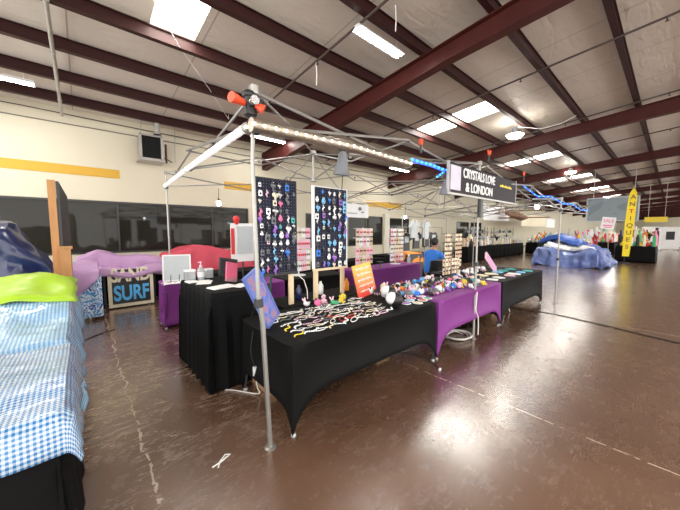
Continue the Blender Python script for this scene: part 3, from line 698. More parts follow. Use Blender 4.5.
# stall sign
t = thing('banner_sign', 'dark two-line stall sign hung from the frame above the middle pole', 'sign', (4.5, 1.80, 2.13))
m = MB(); m.box(3.30, 5.50, 1.795, 1.81, 2.115, 2.47); obj('banner', m, 'dgrey', t, False)
m = MB(); m.box(3.28, 5.52, 1.785, 1.815, 2.09, 2.115); m.box(5.50, 5.52, 1.785, 1.815, 2.11, 2.48); m.box(3.28, 3.30, 1.785, 1.815, 2.11, 2.48); obj('rail', m, 'alu', t, False)
RX = rot(PI/2)
m = MB(); m.box(3.33, 3.58, 1.788, 1.796, 2.15, 2.44); obj('white_panel', m, 'lilac', t, False)
text('lettering', 'CRYSTALS LOVE', .165, (4.14, 1.79, 2.375), RX, 'white', t, sx=.82)
text('lettering', '& LONDON', .165, (4.14, 1.79, 2.205), RX, 'white', t, sx=.95)
m = MB(); 
for i in range(7): m.box(4.84+i*.07, 4.89+i*.07, 1.788, 1.796, 2.325, 2.35+.012*(i % 2))
obj('orange_line', m, 'yelp', t, False)
q = MB(); q.rbox(4.20, 4.30, 1.80, 1.85, 1.84, 2.10, .02); obj('hanging_handle', q, 'blk', t, label='slim black box hanging below the sign')

# ------------------------------------------------------------------ pegboards
def board(x0, x1, y, z0, z1, label, legs, frame_mat, rz=0, pole=None):
    t = thing('pegboard_display', label, 'display board', ((x0+x1)/2, y, legs[0][1]))
    m = MB(); m.box(x0, x1, y, y+.012, z0, z1); obj('board', m, 'peg', t, False)
    m = MB(); e = .03; m.box(x0-e, x0, y-.008, y+.02, z0, z1+.0); m.box(x1, x1+e*.5, y-.008, y+.02, z0, z1); m.box(x0-e, x1+e*.5, y-.008, y+.02, z1, z1+.012)
    obj('frame', m, frame_mat, t, False)
    for x, zb in legs:
        m = MB(); m.box(x-.03, x+.03, y+.022, y+.05, zb, z0+.25); obj('leg', m, 'palewood', t, False)
    m = MB(); m.box(x0-.02, x1+.02, y-.01, y+.02, z0-.03, z0); obj('bottom_rail', m, 'palewood' if frame_mat == 'white' else 'blk', t, False)
    m = MB()
    for i in range(14):
        for j in range(30):
            x = x0+(x1-x0)*(i+.5)/14; z = z0+(z1-z0)*(j+.5)/30; m.box(x-.0035, x+.0035, y-.002, y+.001, z-.0035, z+.0035)
    h = obj('peg_holes', m, 'grey', t, False); h['kind'] = 'stuff'
    return t
B1 = (1.43, 1.92, 2.98, 1.17, 2.22); B2 = (2.20, 2.74, 2.98, 1.17, 2.20)
# black draped riser table under the boards
t = thing('draped_table', 'low black draped table under the two pegboards', 'table', (2.3, 3.2, 0))
m = MB(); m.rbox(1.75, 3.3, 2.95, 3.45, .70, .745, .03); obj('tabletop', m, 'lgrey', t)
m = drape(1.73, 3.32, 2.93, 3.47, .756, .75, res=.07, fold=.01, fper=.2, flare=.015, seed=21); o = obj('table_cloth', m, 'blackd', t); solid(o, .003)
board(*B1, 'left tall dark pegboard hung with trinkets beside the corner pole', [(1.87, .765)], 'blk')
board(*B2, 'right tall dark pegboard with white edge hung with trinkets', [(2.24, .765), (2.70, .765)], 'white')
# small hanging goods: four kinds
def hang_proto(kind):
    t = thing('hanging_charm', 'charm', 'keychain', (0, 0, 0)); m = MB()
    m.tube([(0, -.022, .0), (0, -.006, .012), (0, .0, .012)], .0025, 5); m.tube([(.012*math.cos(a), -.016, -.014+.012*math.sin(a)) for a in [i*PI/4 for i in range(9)]], .002, 4)
    obj('hook', m, 'silver', t)
    m = MB()
    if kind == 0: m.ball((0, -.018, -.05), .026, 10, sq=(1, .5, 1.15)); m.ball((0, -.02, -.024), .014, 8)
    if kind == 1: m.rbox(-.025, .025, -.02, -.012, -.085, -.02, .003); 
    if kind == 2: m.tube([(.0, -.018, -.02), (.012, -.02, -.05), (-.010, -.02, -.08), (.006, -.02, -.12)], [.006, .016, .014, .004], 8)
    if kind == 3:
        m.ball((-.012, -.018, -.045), .02, 8, sq=(1, .5, 1)); m.ball((.014, -.018, -.05), .02, 8, sq=(1, .5, 1)); m.tube([(0, -.018, -.05), (0, -.018, -.10)], [.018, .004], 8)
    obj('charm', m, 'white', t)
    if kind == 1:
        m = MB(); m.ball((0, -.022, -.055), .015, 8, sq=(1, .3, 1)); obj('emblem', m, 'blk', t)
    else:
        m = MB(); m.ball((0, -.026, -.04), .009, 8); obj('bead', m, 'silver', t)
    return t
KIND = ['round charm', 'square tag', 'twisted tassel', 'bow charm']
def used_first(protos):                        # each prototype itself becomes the first of its kind
    st = {id(p): False for p in protos}
    def put(p, *a, **k):
        if not st[id(p)]:
            st[id(p)] = True; k2 = dict(k); sc = k2.pop('scale', None); mats = k2.pop('mats', None)
            loc = a[0]; rz = a[1] if len(a) > 1 else 0; p.location = loc; p.rotation_euler = (0, 0, rz)
            p['label'] = k2['label']; p['group'] = k2['group']
            if sc: p.scale = (sc,)*3
            for o in p.children:
                if mats and o.name.split('.')[0] in mats: o.data = recol(o.data, mats[o.name.split('.')[0]])
            return p
        return dup(p, *a, **k)
    return put
hp = [hang_proto(i) for i in range(4)]; put = used_first(hp)
pal1 = ['white', 'silver', 'grey', 'silver', 'lblue', 'pinkp', 'violet', 'white', 'grey', 'cream', 'silver', 'teal', 'grey', 'blue', 'lpink', 'blk']
pal2 = ['lblue', 'white', 'blue', 'violet', 'white', 'cream', 'lblue', 'silver', 'white', 'grey', 'blk', 'violet']
seen_board = [(B1, pal1, 'left'), (B2, pal2, 'right')]
for (x0, x1, y, z0, z1), pal, nm in seen_board:
    for r in range(11):
        for cidx in range(6):
            c2 = random.choice(pal); kd = random.randrange(4)
            x = x0+.04+(x1-x0-.08)*cidx/5+random.uniform(-.014, .014); z = z1-.025-r*.091+random.uniform(-.015, .01)
            if random.random() < .08: continue
            put(hp[kd], (x, y-.004, z), 0, label='%s %s on the %s pegboard, %s row down, %s column' % (COLN[c2], KIND[kd], nm, ORD[r], ORD[cidx]), group='charms hanging on the %s pegboard' % nm, scale=random.uniform(.6, 1.25), mats=dict(charm=c2))
# labels above read 'row third from top, column second'

# leaning picture, signs
def leaning(name, label, cat, x0, x1, y, z0, z1, lean, rz, mat, border=None, th=.02, roll=0, leg=None):
    t = thing(name, label, cat, ((x0+x1)/2, y, z0)); o = Vector(((x0+x1)/2, y, z0))
    R = rot(0, 0, rz) @ rot(-lean, 0, 0) @ rot(0, roll, 0); w = (x1-x0)/2; h = z1-z0
    def T(m): m.v = [R @ v+o for v in m.v]; return m
    m = MB(); m.box(-w, w, -th/2, th/2, 0, h); obj('panel', T(m), mat, t, False)
    if border:
        m = MB(); e = .02; 
        for a in ((-w-e, -w+.003, 0, h), (w-.003, w+e, 0, h), (-w-e, w+e, -e+.02, .02), (-w-e, w+e, h-.003, h+e)): m.box(a[0], a[1], -th*.8, th*.8, a[2], a[3])
        obj('border', T(m), border, t, False)
    m = MB(); m.box(-.015, .015, .0, .012, 0, h*.7)
    RL = rot(0, 0, rz) @ rot(lean*.9+.1, 0, 0); off = R @ Vector((0, 0, h*.66)); dz = .66*h
    m = MB(); m.tube([o+R @ Vector((0, th, h*.6)), o+R @ Vector((0, th, 0))+(rot(0, 0, rz) @ Vector((0, h*.45, 0)))+Vector((0, 0, .008))], .007, 6); obj('prop', m, 'blk', t)
    return t, R, o
t, R, o = leaning('easel_picture', 'blue and mauve portrait picture leaning at the front table corner', 'picture', 1.22, 1.42, 2.45, .80, 1.31, .22, .5, 'bluepic', 'slate', roll=-.36)
t, R, o = leaning('table_sign', 'orange-to-red sign with white scribbled lettering standing on the black table', 'sign', 2.72, 3.10, 2.72, .77, 1.21, .22, .06, 'openg', None, roll=-.10)
m = MB()
for j in range(5):
    pts = []
    for i in range(26):
        u = -.14+.28*i/25; pts.append(R @ Vector((u, -.013, .38-.075*j+(.026 if j < 3 else .014)*math.sin(i*1.9+j*1.3)*(.6+.4*math.sin(i*.7+j))))+o)
    m.tube(pts, .0055, 5)
obj('white_lettering', m, 'white', t)
t, R, o = leaning('framed_board', 'pale grey board in white frame on the small purple table', 'board', 1.02, 1.42, 5.68, .78, 1.22, .12, -.25, 'lgrey', 'white')
t, R, o = leaning('pink_card', 'pink patterned sign leaning on the right end black table', 'sign', 6.7, 7.02, 2.55, .775, 1.18, .5, .2, 'pinkpic', 'lpink', roll=-.35)
t, R, o = leaning('price_card', 'pink and green printed card standing on the tall draped table', 'sign', 1.27, 1.43, 3.55, 1.03, 1.27, .2, .35, 'magenta', None, roll=.25)
t, R, o = leaning('tablet_display', 'black screen standing behind the pink card on the draped table', 'display', 1.36, 1.58, 3.98, 1.03, 1.26, .2, .2, 'blk', 'alud', roll=.2)
# stuff on draped table
def soap(x, y, z, s, label):
    t = thing('pump_bottle', label, 'bottle', (x, y, z))
    m = MB(); m.lathe([(.03*s, 0), (.036*s, .006*s), (.036*s, .10*s), (.022*s, .125*s), (.012*s, .13*s)], (x, y, z), 14); obj('bottle_body', m, 'clear', t)
    m = MB(); m.lathe([(.014*s, .13*s), (.014*s, .15*s), (.005*s, .152*s), (.005*s, .175*s), (.012*s, .176*s), (.012*s, .186*s)], (x, y, z), 10); m.box(x-.03*s, x, y-.004*s, y+.004*s, z+.177*s, z+.185*s); obj('pump', m, 'lpink', t)
    m = MB(); m.lathe([(.0365*s, .03*s), (.0365*s, .08*s)], (x, y, z), 14); obj('label_band', m, 'white', t)
soap(1.14, 4.02, 1.022, 1.25, 'clear hand sanitizer pump bottle on the tall draped table')
def cardbox(x, y, z, w, d, h, mat, name, label, cat):
    t = thing(name, label, cat, (x, y, z)); m = MB(); m.rbox(x-w/2, x+w/2, y-d/2, y+d/2, z, z+h, .006); obj('box_body', m, mat, t)
    m = MB(); m.rbox(x-w/2-.004, x+w/2+.004, y-d/2-.004, y+d/2+.004, z+h*.86, z+h+.004, .007); obj('lid', m, 'white', t)
cardbox(1.02, 4.08, 1.022, .12, .09, .13, 'clear', 'plastic_box', 'clear plastic box left of the sanitizer bottle', 'box')
cardbox(1.27, 4.12, 1.022, .09, .07, .12, 'lgrey', 'plastic_box', 'small grey box right of the sanitizer bottle', 'box')
for i, (x, y, w, d, r, lb, mt) in enumerate(((1.16, 3.30, .30, .17, .2, 'white folded paper lying nearest on the draped table', 'paper'), (1.1, 3.75, .16, .26, -.4, 'stack of white sheets lying behind the nearest paper', 'paper'), (1.35, 3.25, .2, .14, .5, 'red and white leaflet at the near right of draped table', 'paper'), (1.0, 3.88, .14, .16, .1, 'white cloth folded by the clear boxes', 'white'))):
    m = MB(); m.rbox(-w/2, w/2, -d/2, d/2, 0, .006, .005); m.rbox(-w/2+.01, w/2-.02, -d/2+.01, d/2, .006, .014, .005, R=rot(0, 0, .1)); R = rot(0, 0, r); m.v = [R @ v+Vector((x, y, 1.022)) for v in m.v]
    single('paper_sheets', m, mt, lb, 'paper')
m = MB()
for i in range(5): m.tube([(1.05+i*.02, 5.50, .78), (1.055+i*.02, 5.48, .98-.02*i)], .005, 5)
m.lathe([(.04, 0), (.045, .07)], (1.09, 5.62, .775), 12)
# small lamps on purple table are pens in front of the framed board
for i in range(2):
    q = MB(); x = 1.10+.13*i; q.tube([(x, 5.60, .776), (x+.01, 5.62, .90)], .006, 6); q.lathe([(.02, 0), (.018, .012)], (x, 5.60, .774), 10)
    single('pen_stand', q, 'blk', ('left' if i == 0 else 'right')+' black pen on a stand before the framed grey board', 'pen')
q = MB(); q.add(*[[], []]); q = drape(1.0, 1.34, 5.56, 5.66, .778, .03, res=.03, bump=.02, seed=4, bscale=14); single('crumpled_tissue', q, 'paper', 'crumpled pale tissue along the front of small purple table', 'tissue')

# ------------------------------------------------------------------ necklaces and bracelets spread on the black table
def neck_proto(kind):
    t = thing('necklace', 'necklace', 'necklace', (0, 0, 0)); m = MB(); n = 15
    if kind == 0:
        pts = [(.075*math.cos(a)*(1+.1*math.sin(3*a)), .028*math.sin(a), .005) for a in [2*PI*i/22 for i in range(23)]]
        m.tube(pts, .0045, 6); obj('strand', m, 'white', t)
        m = MB(); m.ball((.085, 0, .008), .014, 8, sq=(1.4, 1, .6)); obj('pendant', m, 'cream', t)
    elif kind == 1:
        for i in range(14): m.ball((-.08+.012*i, .018*math.sin(i*.55), .008), .0075, 6)
        obj('beads', m, 'white', t); m = MB(); m.ball((.095, .012, .008), .013, 8, sq=(1, 1, .6)); obj('pendant', m, 'silver', t)
    else:
        m.rbox(-.06, .06, -.013, .013, .001, .007, .008); obj('card_strip', m, 'white', t)
        for sx in (-.03, .03):
            m = MB(); m.ball((sx, 0, .010), .011, 8, sq=(1.3, 1, .5)); obj('stone', m, 'grey', t)
    return t
npz = [neck_proto(i) for i in range(3)]; put = used_first(npz); NK = ['looped necklace', 'bead bracelet', 'carded earring strip']
colp = ['white', 'white', 'cream', 'silver', 'white', 'cream', 'lpink', 'white', 'grey', 'white']
rows = 7; cols_ = 13
for r in range(rows):
    for cc in range(cols_):
        x = 1.36+cc*.108+random.uniform(-.02, .02)+.03*(r % 2); y = 2.05+r*.105+random.uniform(-.015, .015)
        if x > 2.66-.0*r: continue
        kd = random.randrange(3); c2 = random.choice(colp)
        if (r, cc) in ((0, 0), (2, 0)): c2 = 'yelp'
        if (r, cc) in ((1, 5), (1, 6), (2, 5)): c2 = 'red'
        part = {0: 'strand', 1: 'beads', 2: 'card_strip'}[kd]
        put(npz[kd], (x, y, .768), random.uniform(-.5, .9), label='%s %s on the black table, %s row from front, %s from left' % (COLN[c2], NK[kd], ORD[r], ORD[cc]), group='jewellery laid out on the black table', mats={part: c2}, scale=random.uniform(.8, 1.1))

# ------------------------------------------------------------------ plush and knitted toys
def plush_proto(kind):
    t = thing('plush_toy', 'toy', 'toy', (0, 0, 0)); m = MB()
    if kind == 0:      # round creature with ears
        m.ball((0, 0, .045), .046, 14, sq=(1, 1, .95)); obj('body', m, 'white', t)
        for s in (-1, 1):
            q = MB(); q.ball((.026*s, 0, .088), .014, 8, sq=(1, .7, 1.2)); obj('ear', q, 'blk', t)
            q = MB(); q.ball((.016*s, -.042, .052), .006, 6); obj('eye', q, 'blk', t)
    elif kind == 1:    # seated figure with head, arms and legs
        m.ball((0, 0, .035), .034, 12, sq=(1, .9, 1.05)); 
        for s in (-1, 1): m.tube([(.02*s, 0, .045), (.045*s, -.012, .03)], [.011, .009], 8); m.tube([(.015*s, -.01, .014), (.028*s, -.05, .012)], [.013, .012], 8)
        obj('body', m, 'white', t)
        q = MB(); q.ball((0, -.004, .088), .030, 12); q_head = obj('head', q, 'cream', t)
        hd = q_head
        for s in (-1, 1):
            q = MB(); q.ball((.023*s, 0, .112), .011, 8); obj('ear', q, 'blk', hd)
            q = MB(); q.ball((.011*s, -.032, .092), .0045, 6); obj('eye', q, 'blk', hd)
    elif kind == 2:    # jellyfish: dome with tentacles
        m.lathe([(.012, .105), (.03, .098), (.046, .075), (.05, .05), (.044, .045), (.01, .05)], (0, 0, 0), 14); obj('body', m, 'white', t)
        for i in range(6):
            a = i*PI/3; q = MB(); q.tube([(.03*math.cos(a), .03*math.sin(a), .05), (.04*math.cos(a), .04*math.sin(a), .025), (.05*math.cos(a+.4), .05*math.sin(a+.4), .009)], [.009, .008, .006], 6); obj('tentacle', q, 'lpink', t)
        for s in (-1, 1):
            q = MB(); q.ball((.016*s, -.044, .064), .005, 6); obj('eye', q, 'blk', t)
    else:              # long-eared lying creature
        m.ball((0, 0, .028), .03, 12, sq=(1.7, 1, .9)); obj('body', m, 'white', t)
        q = MB(); q.ball((-.05, -.01, .048), .026, 12); obj('head', q, 'white', t)
        for s in (-1, 1):
            q = MB(); q.tube([(-.05+.008*s, -.004, .068), (-.055+.02*s, .01, .10), (-.05+.03*s, .016, .112)], [.008, .011, .005], 8); obj('ear', q, 'lpink', t)
        q = MB(); q.ball((.055, 0, .035), .012, 8); obj('tail', q, 'white', t)
    return t
pp = [plush_proto(i) for i in range(4)]; put = used_first(pp)
PK = ['round eared knitted toy', 'seated knitted figure', 'knitted jellyfish toy', 'long-eared knitted toy']
pc = ['white', 'white', 'blk', 'cream', 'blk', 'white', 'grey', 'blk', 'white', 'lpink', 'blk', 'pinkp', 'lpink', 'red', 'white', 'orange', 'yelp', 'green', 'teal', 'blue', 'lblue', 'violet', 'cream', 'brown', 'blk', 'grey', 'white', 'blk', 'blk']
for r in range(7):
    for cc in range(20):
        x = 2.98+cc*.108+random.uniform(-.02, .02)+.05*(r % 2); y = 2.04+r*.12+random.uniform(-.02, .02)
        if r == 0 and (4.35 > x or cc % 2): continue
        if x < 3.55 and r < 2: continue
        if x < 3.15 and r < 4: continue
        if x > 4.72 and r > 4: continue
        if random.random() < .08: continue
        kd = random.randrange(4); c2 = random.choice(pc); c3 = random.choice(pc)
        put(pp[kd], (x, y, .768), random.uniform(-.9, .9), label='%s %s on the purple table, %s row back, %s from left' % (COLN[c2], PK[kd], ORD[r], ORD[cc]), group='knitted toys crowding the purple table', scale=random.uniform(.85, 1.15), mats={'body': c2, 'head': c3})
# a few toys among the necklaces
for i, (x, y, c2, kd, lb) in enumerate(((2.36, 2.66, 'yelp', 1, 'yellow seated knitted figure behind the necklaces'), (2.24, 2.62, 'green', 3, 'green lying toy left of the yellow figure'), (2.18, 2.78, 'lpink', 1, 'pale pink seated figure behind the green toy'), (2.48, 2.76, 'yelp', 0, 'yellow round toy right of the yellow figure'), (1.95, 2.8, 'white', 3, 'white lying toy in front of the right pegboard'), (2.05, 2.72, 'pinkp', 0, 'pink round toy in front of the right pegboard leg'))):
    put(pp[kd], (x, y, .768), random.uniform(-.5, .5), label=lb, group='toys behind the necklaces', scale=.95, mats={'body': c2, 'head': c2})
# big black-and-white balls and pads
for x, y, r, lb in ((3.00, 2.42, .085, 'large black and white ball toy lower right of the orange sign'), (2.72, 2.10, .085, 'large black and white ball toy nearest the table front edge')):
    t = thing('ball_toy', lb, 'toy', (x, y, .766)); z = .766+r
    m = MB(); m.ball((x, y, z), r, 20); obj('body', m, 'blk', t)
    m = MB(); m.ball((x-.04, y+.025, z+.018), r*.86, 16); obj('white_patch', m, 'white', t)
    for s in (-1, 1):
        m = MB(); m.ball((x+.05*s*.8, y-.02*s, z+r*.86), .02, 8); obj('ear', m, 'blk', t)
for i, (x, y, mt) in enumerate(((2.92, 2.10, 'violet'), (3.08, 2.16, 'lblue'), (3.05, 2.02, 'cream'), (3.22, 2.06, 'red'), (3.2, 2.22, 'red'), (3.36, 2.08, 'green'), (2.95, 2.24, 'white'), (3.40, 2.2, 'lpink'))):
    t = thing('round_coaster', '%s round coaster with white rim near the front edge, %s from left' % (COLN[mt], ORD[i]), 'coaster', (x, y, .767), 'coasters near the front edge')
    m = MB(); m.lathe([(.055, 0), (.058, .004), (.05, .009), (.001, .010)], (x, y, .767), 18); obj('disc', m, mt, t)
    m = MB(); m.lathe([(.058, 0.001), (.064, .004), (.064, .008), (.057, .009)], (x, y, .767), 18); obj('rim', m, 'white', t)

# ------------------------------------------------------------------ card racks
def rack(x, y, z, w, tiers, cols, ch, label, cardmats, group, mat='blk', cardlab='carded goods', spacing=None, rz=0):
    t = thing('card_rack', label, 'display rack', (x, y, z)); H = tiers*(ch+.03)+.08
    m = MB(); m.lathe([(.14, 0), (.14, .012), (.02, .02)], (x, y, z), 20); obj('base', m, mat, t)
    m = MB(); m.tube([(x, y, z+.012), (x, y, z+H)], .010, 8); obj('pole', m, mat, t)
    for k in range(tiers):
        zt = z+.09+(k+1)*(ch+.03)-.03
        m = MB(); m.tube([(x-w/2, y-.04, zt), (x+w/2, y-.04, zt)], .004, 5); m.tube([(x-w/2, y+.04, zt), (x+w/2, y+.04, zt)], .004, 5); m.tube([(x-w/2, y-.04, zt), (x-w/2, y+.04, zt)], .004, 5); m.tube([(x+w/2, y-.04, zt), (x+w/2, y+.04, zt)], .004, 5); m.tube([(x, y-.04, zt), (x, y+.04, zt)], .004, 5)
        obj('tier', m, mat, t)
    R3 = []
    for k in range(tiers):
        zt = z+.09+(k+1)*(ch+.03)-.03
        for c_ in range(cols):
            R3.append((x-w/2+w*(c_+.5)/cols, y-.05, zt, k, c_))
    return R3
def card_proto(w, h, mat, em):
    t = thing('carded_item', 'card', 'card', (0, 0, 0)); m = MB(); m.box(-w/2, w/2, -.004, .002, -h, -.002); m.tube([(0, .002, -.004), (0, .012, .003)], .002, 4); obj('backing_card', m, mat, t, False)
    for sx, sz in ((-.2, .45), (.2, .45)):
        m = MB(); m.ball((sx*w, -.008, -h*sz), w*.17, 8, sq=(1, .5, 1.3)); obj('earring', m, em, t)
    return t
racks = [ # x,y,z,w,tiers,cols,ch,label,mats
 (4.92, 2.72, .768, .30, 2, 3, .13, 'black card rack with tan cards on the purple table, left one', 'left front'),
 (5.25, 2.72, .768, .30, 2, 3, .13, 'black card rack with tan cards on the purple table, right one', 'right front'),
 (5.85, 3.2, .768, .30, 4, 3, .16, 'taller black rack of tan cards behind the purple table, left one', 'left tall'),
 (6.3, 3.2, .768, .30, 4, 3, .16, 'taller black rack of tan cards behind the purple table, right one', 'right tall'),
 (5.05, 4.9, .768, .58, 4, 5, .19, 'white tiered card rack on the inner purple table, left one', 'rear left'),
 (6.3, 4.9, .768, .55, 4, 5, .19, 'white tiered card rack on the inner purple table, right one', 'rear right'),
 (3.22, 4.9, .768, .48, 4, 5, .19, 'tiered card rack between the two pegboards, full of pink pieces', 'between-pegboards')]
# small table under the tall racks
stretch_table('black covered table behind the purple front table under tall racks', 'table', 5.5, 6.7, 2.95, 3.45, .76, .2, 'black')
cp = [card_proto(.075, .125, 'tan', 'blk'), card_proto(.075, .125, 'cream', 'brown'), card_proto(.08, .13, 'white', 'grey'), card_proto(.08, .13, 'lpink', 'red')]
put = used_first(cp)
for k, (x, y, z, w, ti, co_, ch, lb, nm) in enumerate(racks):
    R3 = rack(x, y, z, w, ti, co_, ch, lb, None, None, mat='blk' if k < 4 else 'white')
    for (cx, cy, cz, tk, cc) in R3:
        kd = random.choice([0, 0, 1]) if k < 4 else (random.choice([1, 2, 3, 0]) if k != 6 else random.choice([3, 3, 1, 2])); cn = ['tan', 'cream', 'white', 'pale pink'][kd]
        sc = (ch/.13)
        put(cp[kd], (cx, cy, cz), random.uniform(-.1, .1), label='%s card hanging on the %s rack, %s tier up, %s from left' % (cn, nm, ORD[tk], ORD[cc]), group='cards on the %s rack' % nm, scale=sc)

# items on right black table
for i in range(12):
    x = 5.55+(i % 6)*.36+random.uniform(-.04, .04); y = 2.1+(i//6)*.34+random.uniform(-.04, .04); mt = random.choice(['white', 'paper', 'lblue', 'cream', 'lpink', 'teal'])
    m = MB(); w, d = random.uniform(.13, .2), random.uniform(.16, .24)
    R = rot(0, 0, random.uniform(-.6, .6)); m.rbox(-w/2, w/2, -d/2, d/2, 0, .012, .01, R=R); m.rbox(-w/2+.02, w/2-.02, -d/2+.02, d/2-.02, .012, .02, .01, R=R)
    m.v = [v+Vector((x, y, .768)) for v in m.v]
    o = single('print_pack', m, mt, '%s print pack lying on the right end table, %s row, %s from left' % (dict(paper='off-white').get(mt) or COLN[mt], ['front', 'back'][i//6], ORD[i % 6]), 'print', 'print packs on the right end table')
for i in range(10):
    x = 5.5+i*.13; y = 2.72+random.uniform(-.03, .03); kd = random.randrange(4); c2 = ['white', 'blk'][i % 2]
    dup(pp[kd], (x, y, .768), random.uniform(-.5, .5), label='%s %s behind the right end table prints, %s from left' % (COLN[c2], PK[kd], ORD[i]), group='toys at the back of the right end table', mats={'body': c2, 'head': 'white'}, scale=1.1)

# ------------------------------------------------------------------ seated person and chair
px, py = 6.5, 3.98
t = thing('folding_chair', 'black chair with rounded back, the person in blue sits on it', 'chair', (px, py, 0))
m = MB(); m.rbox(px-.22, px+.22, py-.2, py+.22, .44, .48, .06); obj('seat', m, 'blk', t)
m = MB(); m.rbox(-.24, .24, -.02, .02, -.17, .19, .018, R=None); m.v = [Vector((v.x*(1-.25*abs(v.z/.2)**3), v.y+.3*v.x*v.x, v.z)) for v in m.v]; m.v = [rot(.12, 0, -.35) @ v+Vector((px-.12, py-.27, .76)) for v in m.v]; obj('backrest', m, 'blk', t)
for sx in (-1, 1):
    for sy in (-1, 1):
        m = MB(); m.tube([(px+.19*sx, py+.17*sy, .44), (px+.22*sx, py+.21*sy, .0)], .012, 8); obj('leg', m, 'blk', t)
    m = MB(); m.tube([(px+.19*sx, py-.2, .45), (px+.2*sx-.1, py-.27, .72)], .011, 8); obj('back_post', m, 'blk', t)
def skin_body(name, pts, edges, root, mat, parent, sub=2):
    me = bpy.data.meshes.new(name); off = parent.location
    me.from_pydata([tuple(Vector(p[:3])-off) for p in pts], edges, []); o = bpy.data.objects.new(name, me); C.objects.link(o); o.parent = parent
    md = o.modifiers.new('skin', 'SKIN'); md.use_smooth_shade = True
    for i, p in enumerate(pts):
        v = me.skin_vertices[0].data[i]; v.radius = (p[3], p[4] if len(p) > 4 else p[3]); v.use_root = (i == root)
    s = o.modifiers.new('sub', 'SUBSURF'); s.levels = sub; s.render_levels = sub
    me.materials.append(MT[mat]); return o
t = thing('person', 'person in blue T-shirt with short black hair, seated and leaning over the table', 'person', (px, py, 0))
# facing +X (to the right), leaning forward
bp = [(px-.02, py, .56, .15, .13), (px+.0, py, .76, .14, .12), (px+.06, py, .95, .155, .12), (px+.12, py, 1.11, .12, .09), (px+.16, py, 1.19, .055), (px+.20, py, 1.25, .055),
      (px+.14, py-.19, 1.08, .062), (px+.28, py-.25, .86, .047), (px+.50, py-.17, .82, .034), (px+.14, py+.19, 1.08, .062), (px+.28, py+.25, .86, .047), (px+.50, py+.15, .82, .034),
      (px+.10, py-.1, .54, .095), (px+.44, py-.12, .54, .068), (px+.42, py-.12, .10, .045), (px+.53, py-.12, .045, .036),
      (px+.10, py+.1, .54, .095), (px+.44, py+.12, .54, .068), (px+.42, py+.12, .10, .045), (px+.53, py+.12, .045, .036)]
ed = [(0, 1), (1, 2), (2, 3), (3, 4), (4, 5), (3, 6), (6, 7), (7, 8), (3, 9), (9, 10), (10, 11), (0, 12), (12, 13), (13, 14), (14, 15), (0, 16), (16, 17), (17, 18), (18, 19)]
body = skin_body('body', bp, ed, 0, 'skin', t)
sp = [(px-.02, py, .56, .165, .145), (px+.0, py, .76, .158, .135), (px+.06, py, .95, .172, .135), (px+.12, py, 1.11, .135, .105), (px+.145, py, 1.165, .08), (px+.14, py-.19, 1.08, .08), (px+.225, py-.235, .95, .075), (px+.14, py+.19, 1.08, .08), (px+.225, py+.235, .95, .075)]
skin_body('shirt', sp, [(0, 1), (1, 2), (2, 3), (3, 4), (3, 5), (5, 6), (3, 7), (7, 8)], 0, 'blue', t)
tp = [(px-.02, py, .54, .15, .14), (px+.10, py-.1, .54, .108), (px+.44, py-.12, .54, .08), (px+.42, py-.12, .12, .06), (px+.10, py+.1, .54, .108), (px+.44, py+.12, .54, .08), (px+.42, py+.12, .12, .06)]
skin_body('trousers', tp, [(0, 1), (1, 2), (2, 3), (0, 4), (4, 5), (5, 6)], 0, 'wdark', t)
hc = Vector((px+.235, py, 1.35))
m = MB(); m.ball(hc, .10, 18, sq=(.95, .78, 1.18)); m.ball(hc+Vector((.045, 0, -.06)), .058, 14, sq=(1, .85, .9)); m.ball(hc+Vector((.105, 0, -.012)), .018, 8, sq=(1, .8, 1.2)); obj('head', m, 'skin', t)
for s in (-1, 1):
    m = MB(); m.ball(hc+Vector((-.005, .079*s, -.01)), .022, 8, sq=(.7, .4, 1.2)); obj('ear', m, 'skin', t)
    m = MB(); m.ball(hc+Vector((.085, .03*s, .015)), .010, 8); obj('eye', m, 'blk', t)
m = MB(); m.ball(hc+Vector((.088, 0, -.055)), .02, 8, sq=(.5, 1, .3)); obj('mouth', m, 'red', t)
m = MB(); m.ball(hc+Vector((-.018, 0, .028)), .107, 18, sq=(.95, .85, 1.08)); 
m.v = [v if v.z > hc.z-.02 or v.x < hc.x-.03 else Vector((min(v.x, hc.x+.03), hc.y+(v.y-hc.y)*.8, max(v.z, hc.z-.02))) for v in m.v]
m.v = [Vector((min(v.x, hc.x+.075-(.06 if v.z < hc.z+.05 else 0)), v.y, v.z)) for v in m.v]; obj('hair', m, 'hair', t)
for s in (-1, 1):
    hx, hy = px+.50, py+(.15 if s > 0 else -.17)
    pts = [(hx-.01, hy, .82, .030, .022), (hx+.05, hy, .805, .034, .016)]; ed = [(0, 1)]
    for f_, (oy, ln) in enumerate(((-.028, .06), (-.01, .075), (.01, .07), (.027, .055))):
        a = len(pts); pts += [(hx+.06, hy+oy, .803, .009), (hx+.06+ln*.6, hy+oy*1.1, .798, .0085), (hx+.06+ln, hy+oy*1.15, .784, .0075)]; ed += [(1, a), (a, a+1), (a+1, a+2)]
    a = len(pts); pts += [(hx+.02, hy-.035*s, .805, .010), (hx+.055, hy-.055*s, .795, .009)]; ed += [(0, a), (a, a+1)]
    skin_body('hand', pts, ed, 0, 'skin', t, 1)

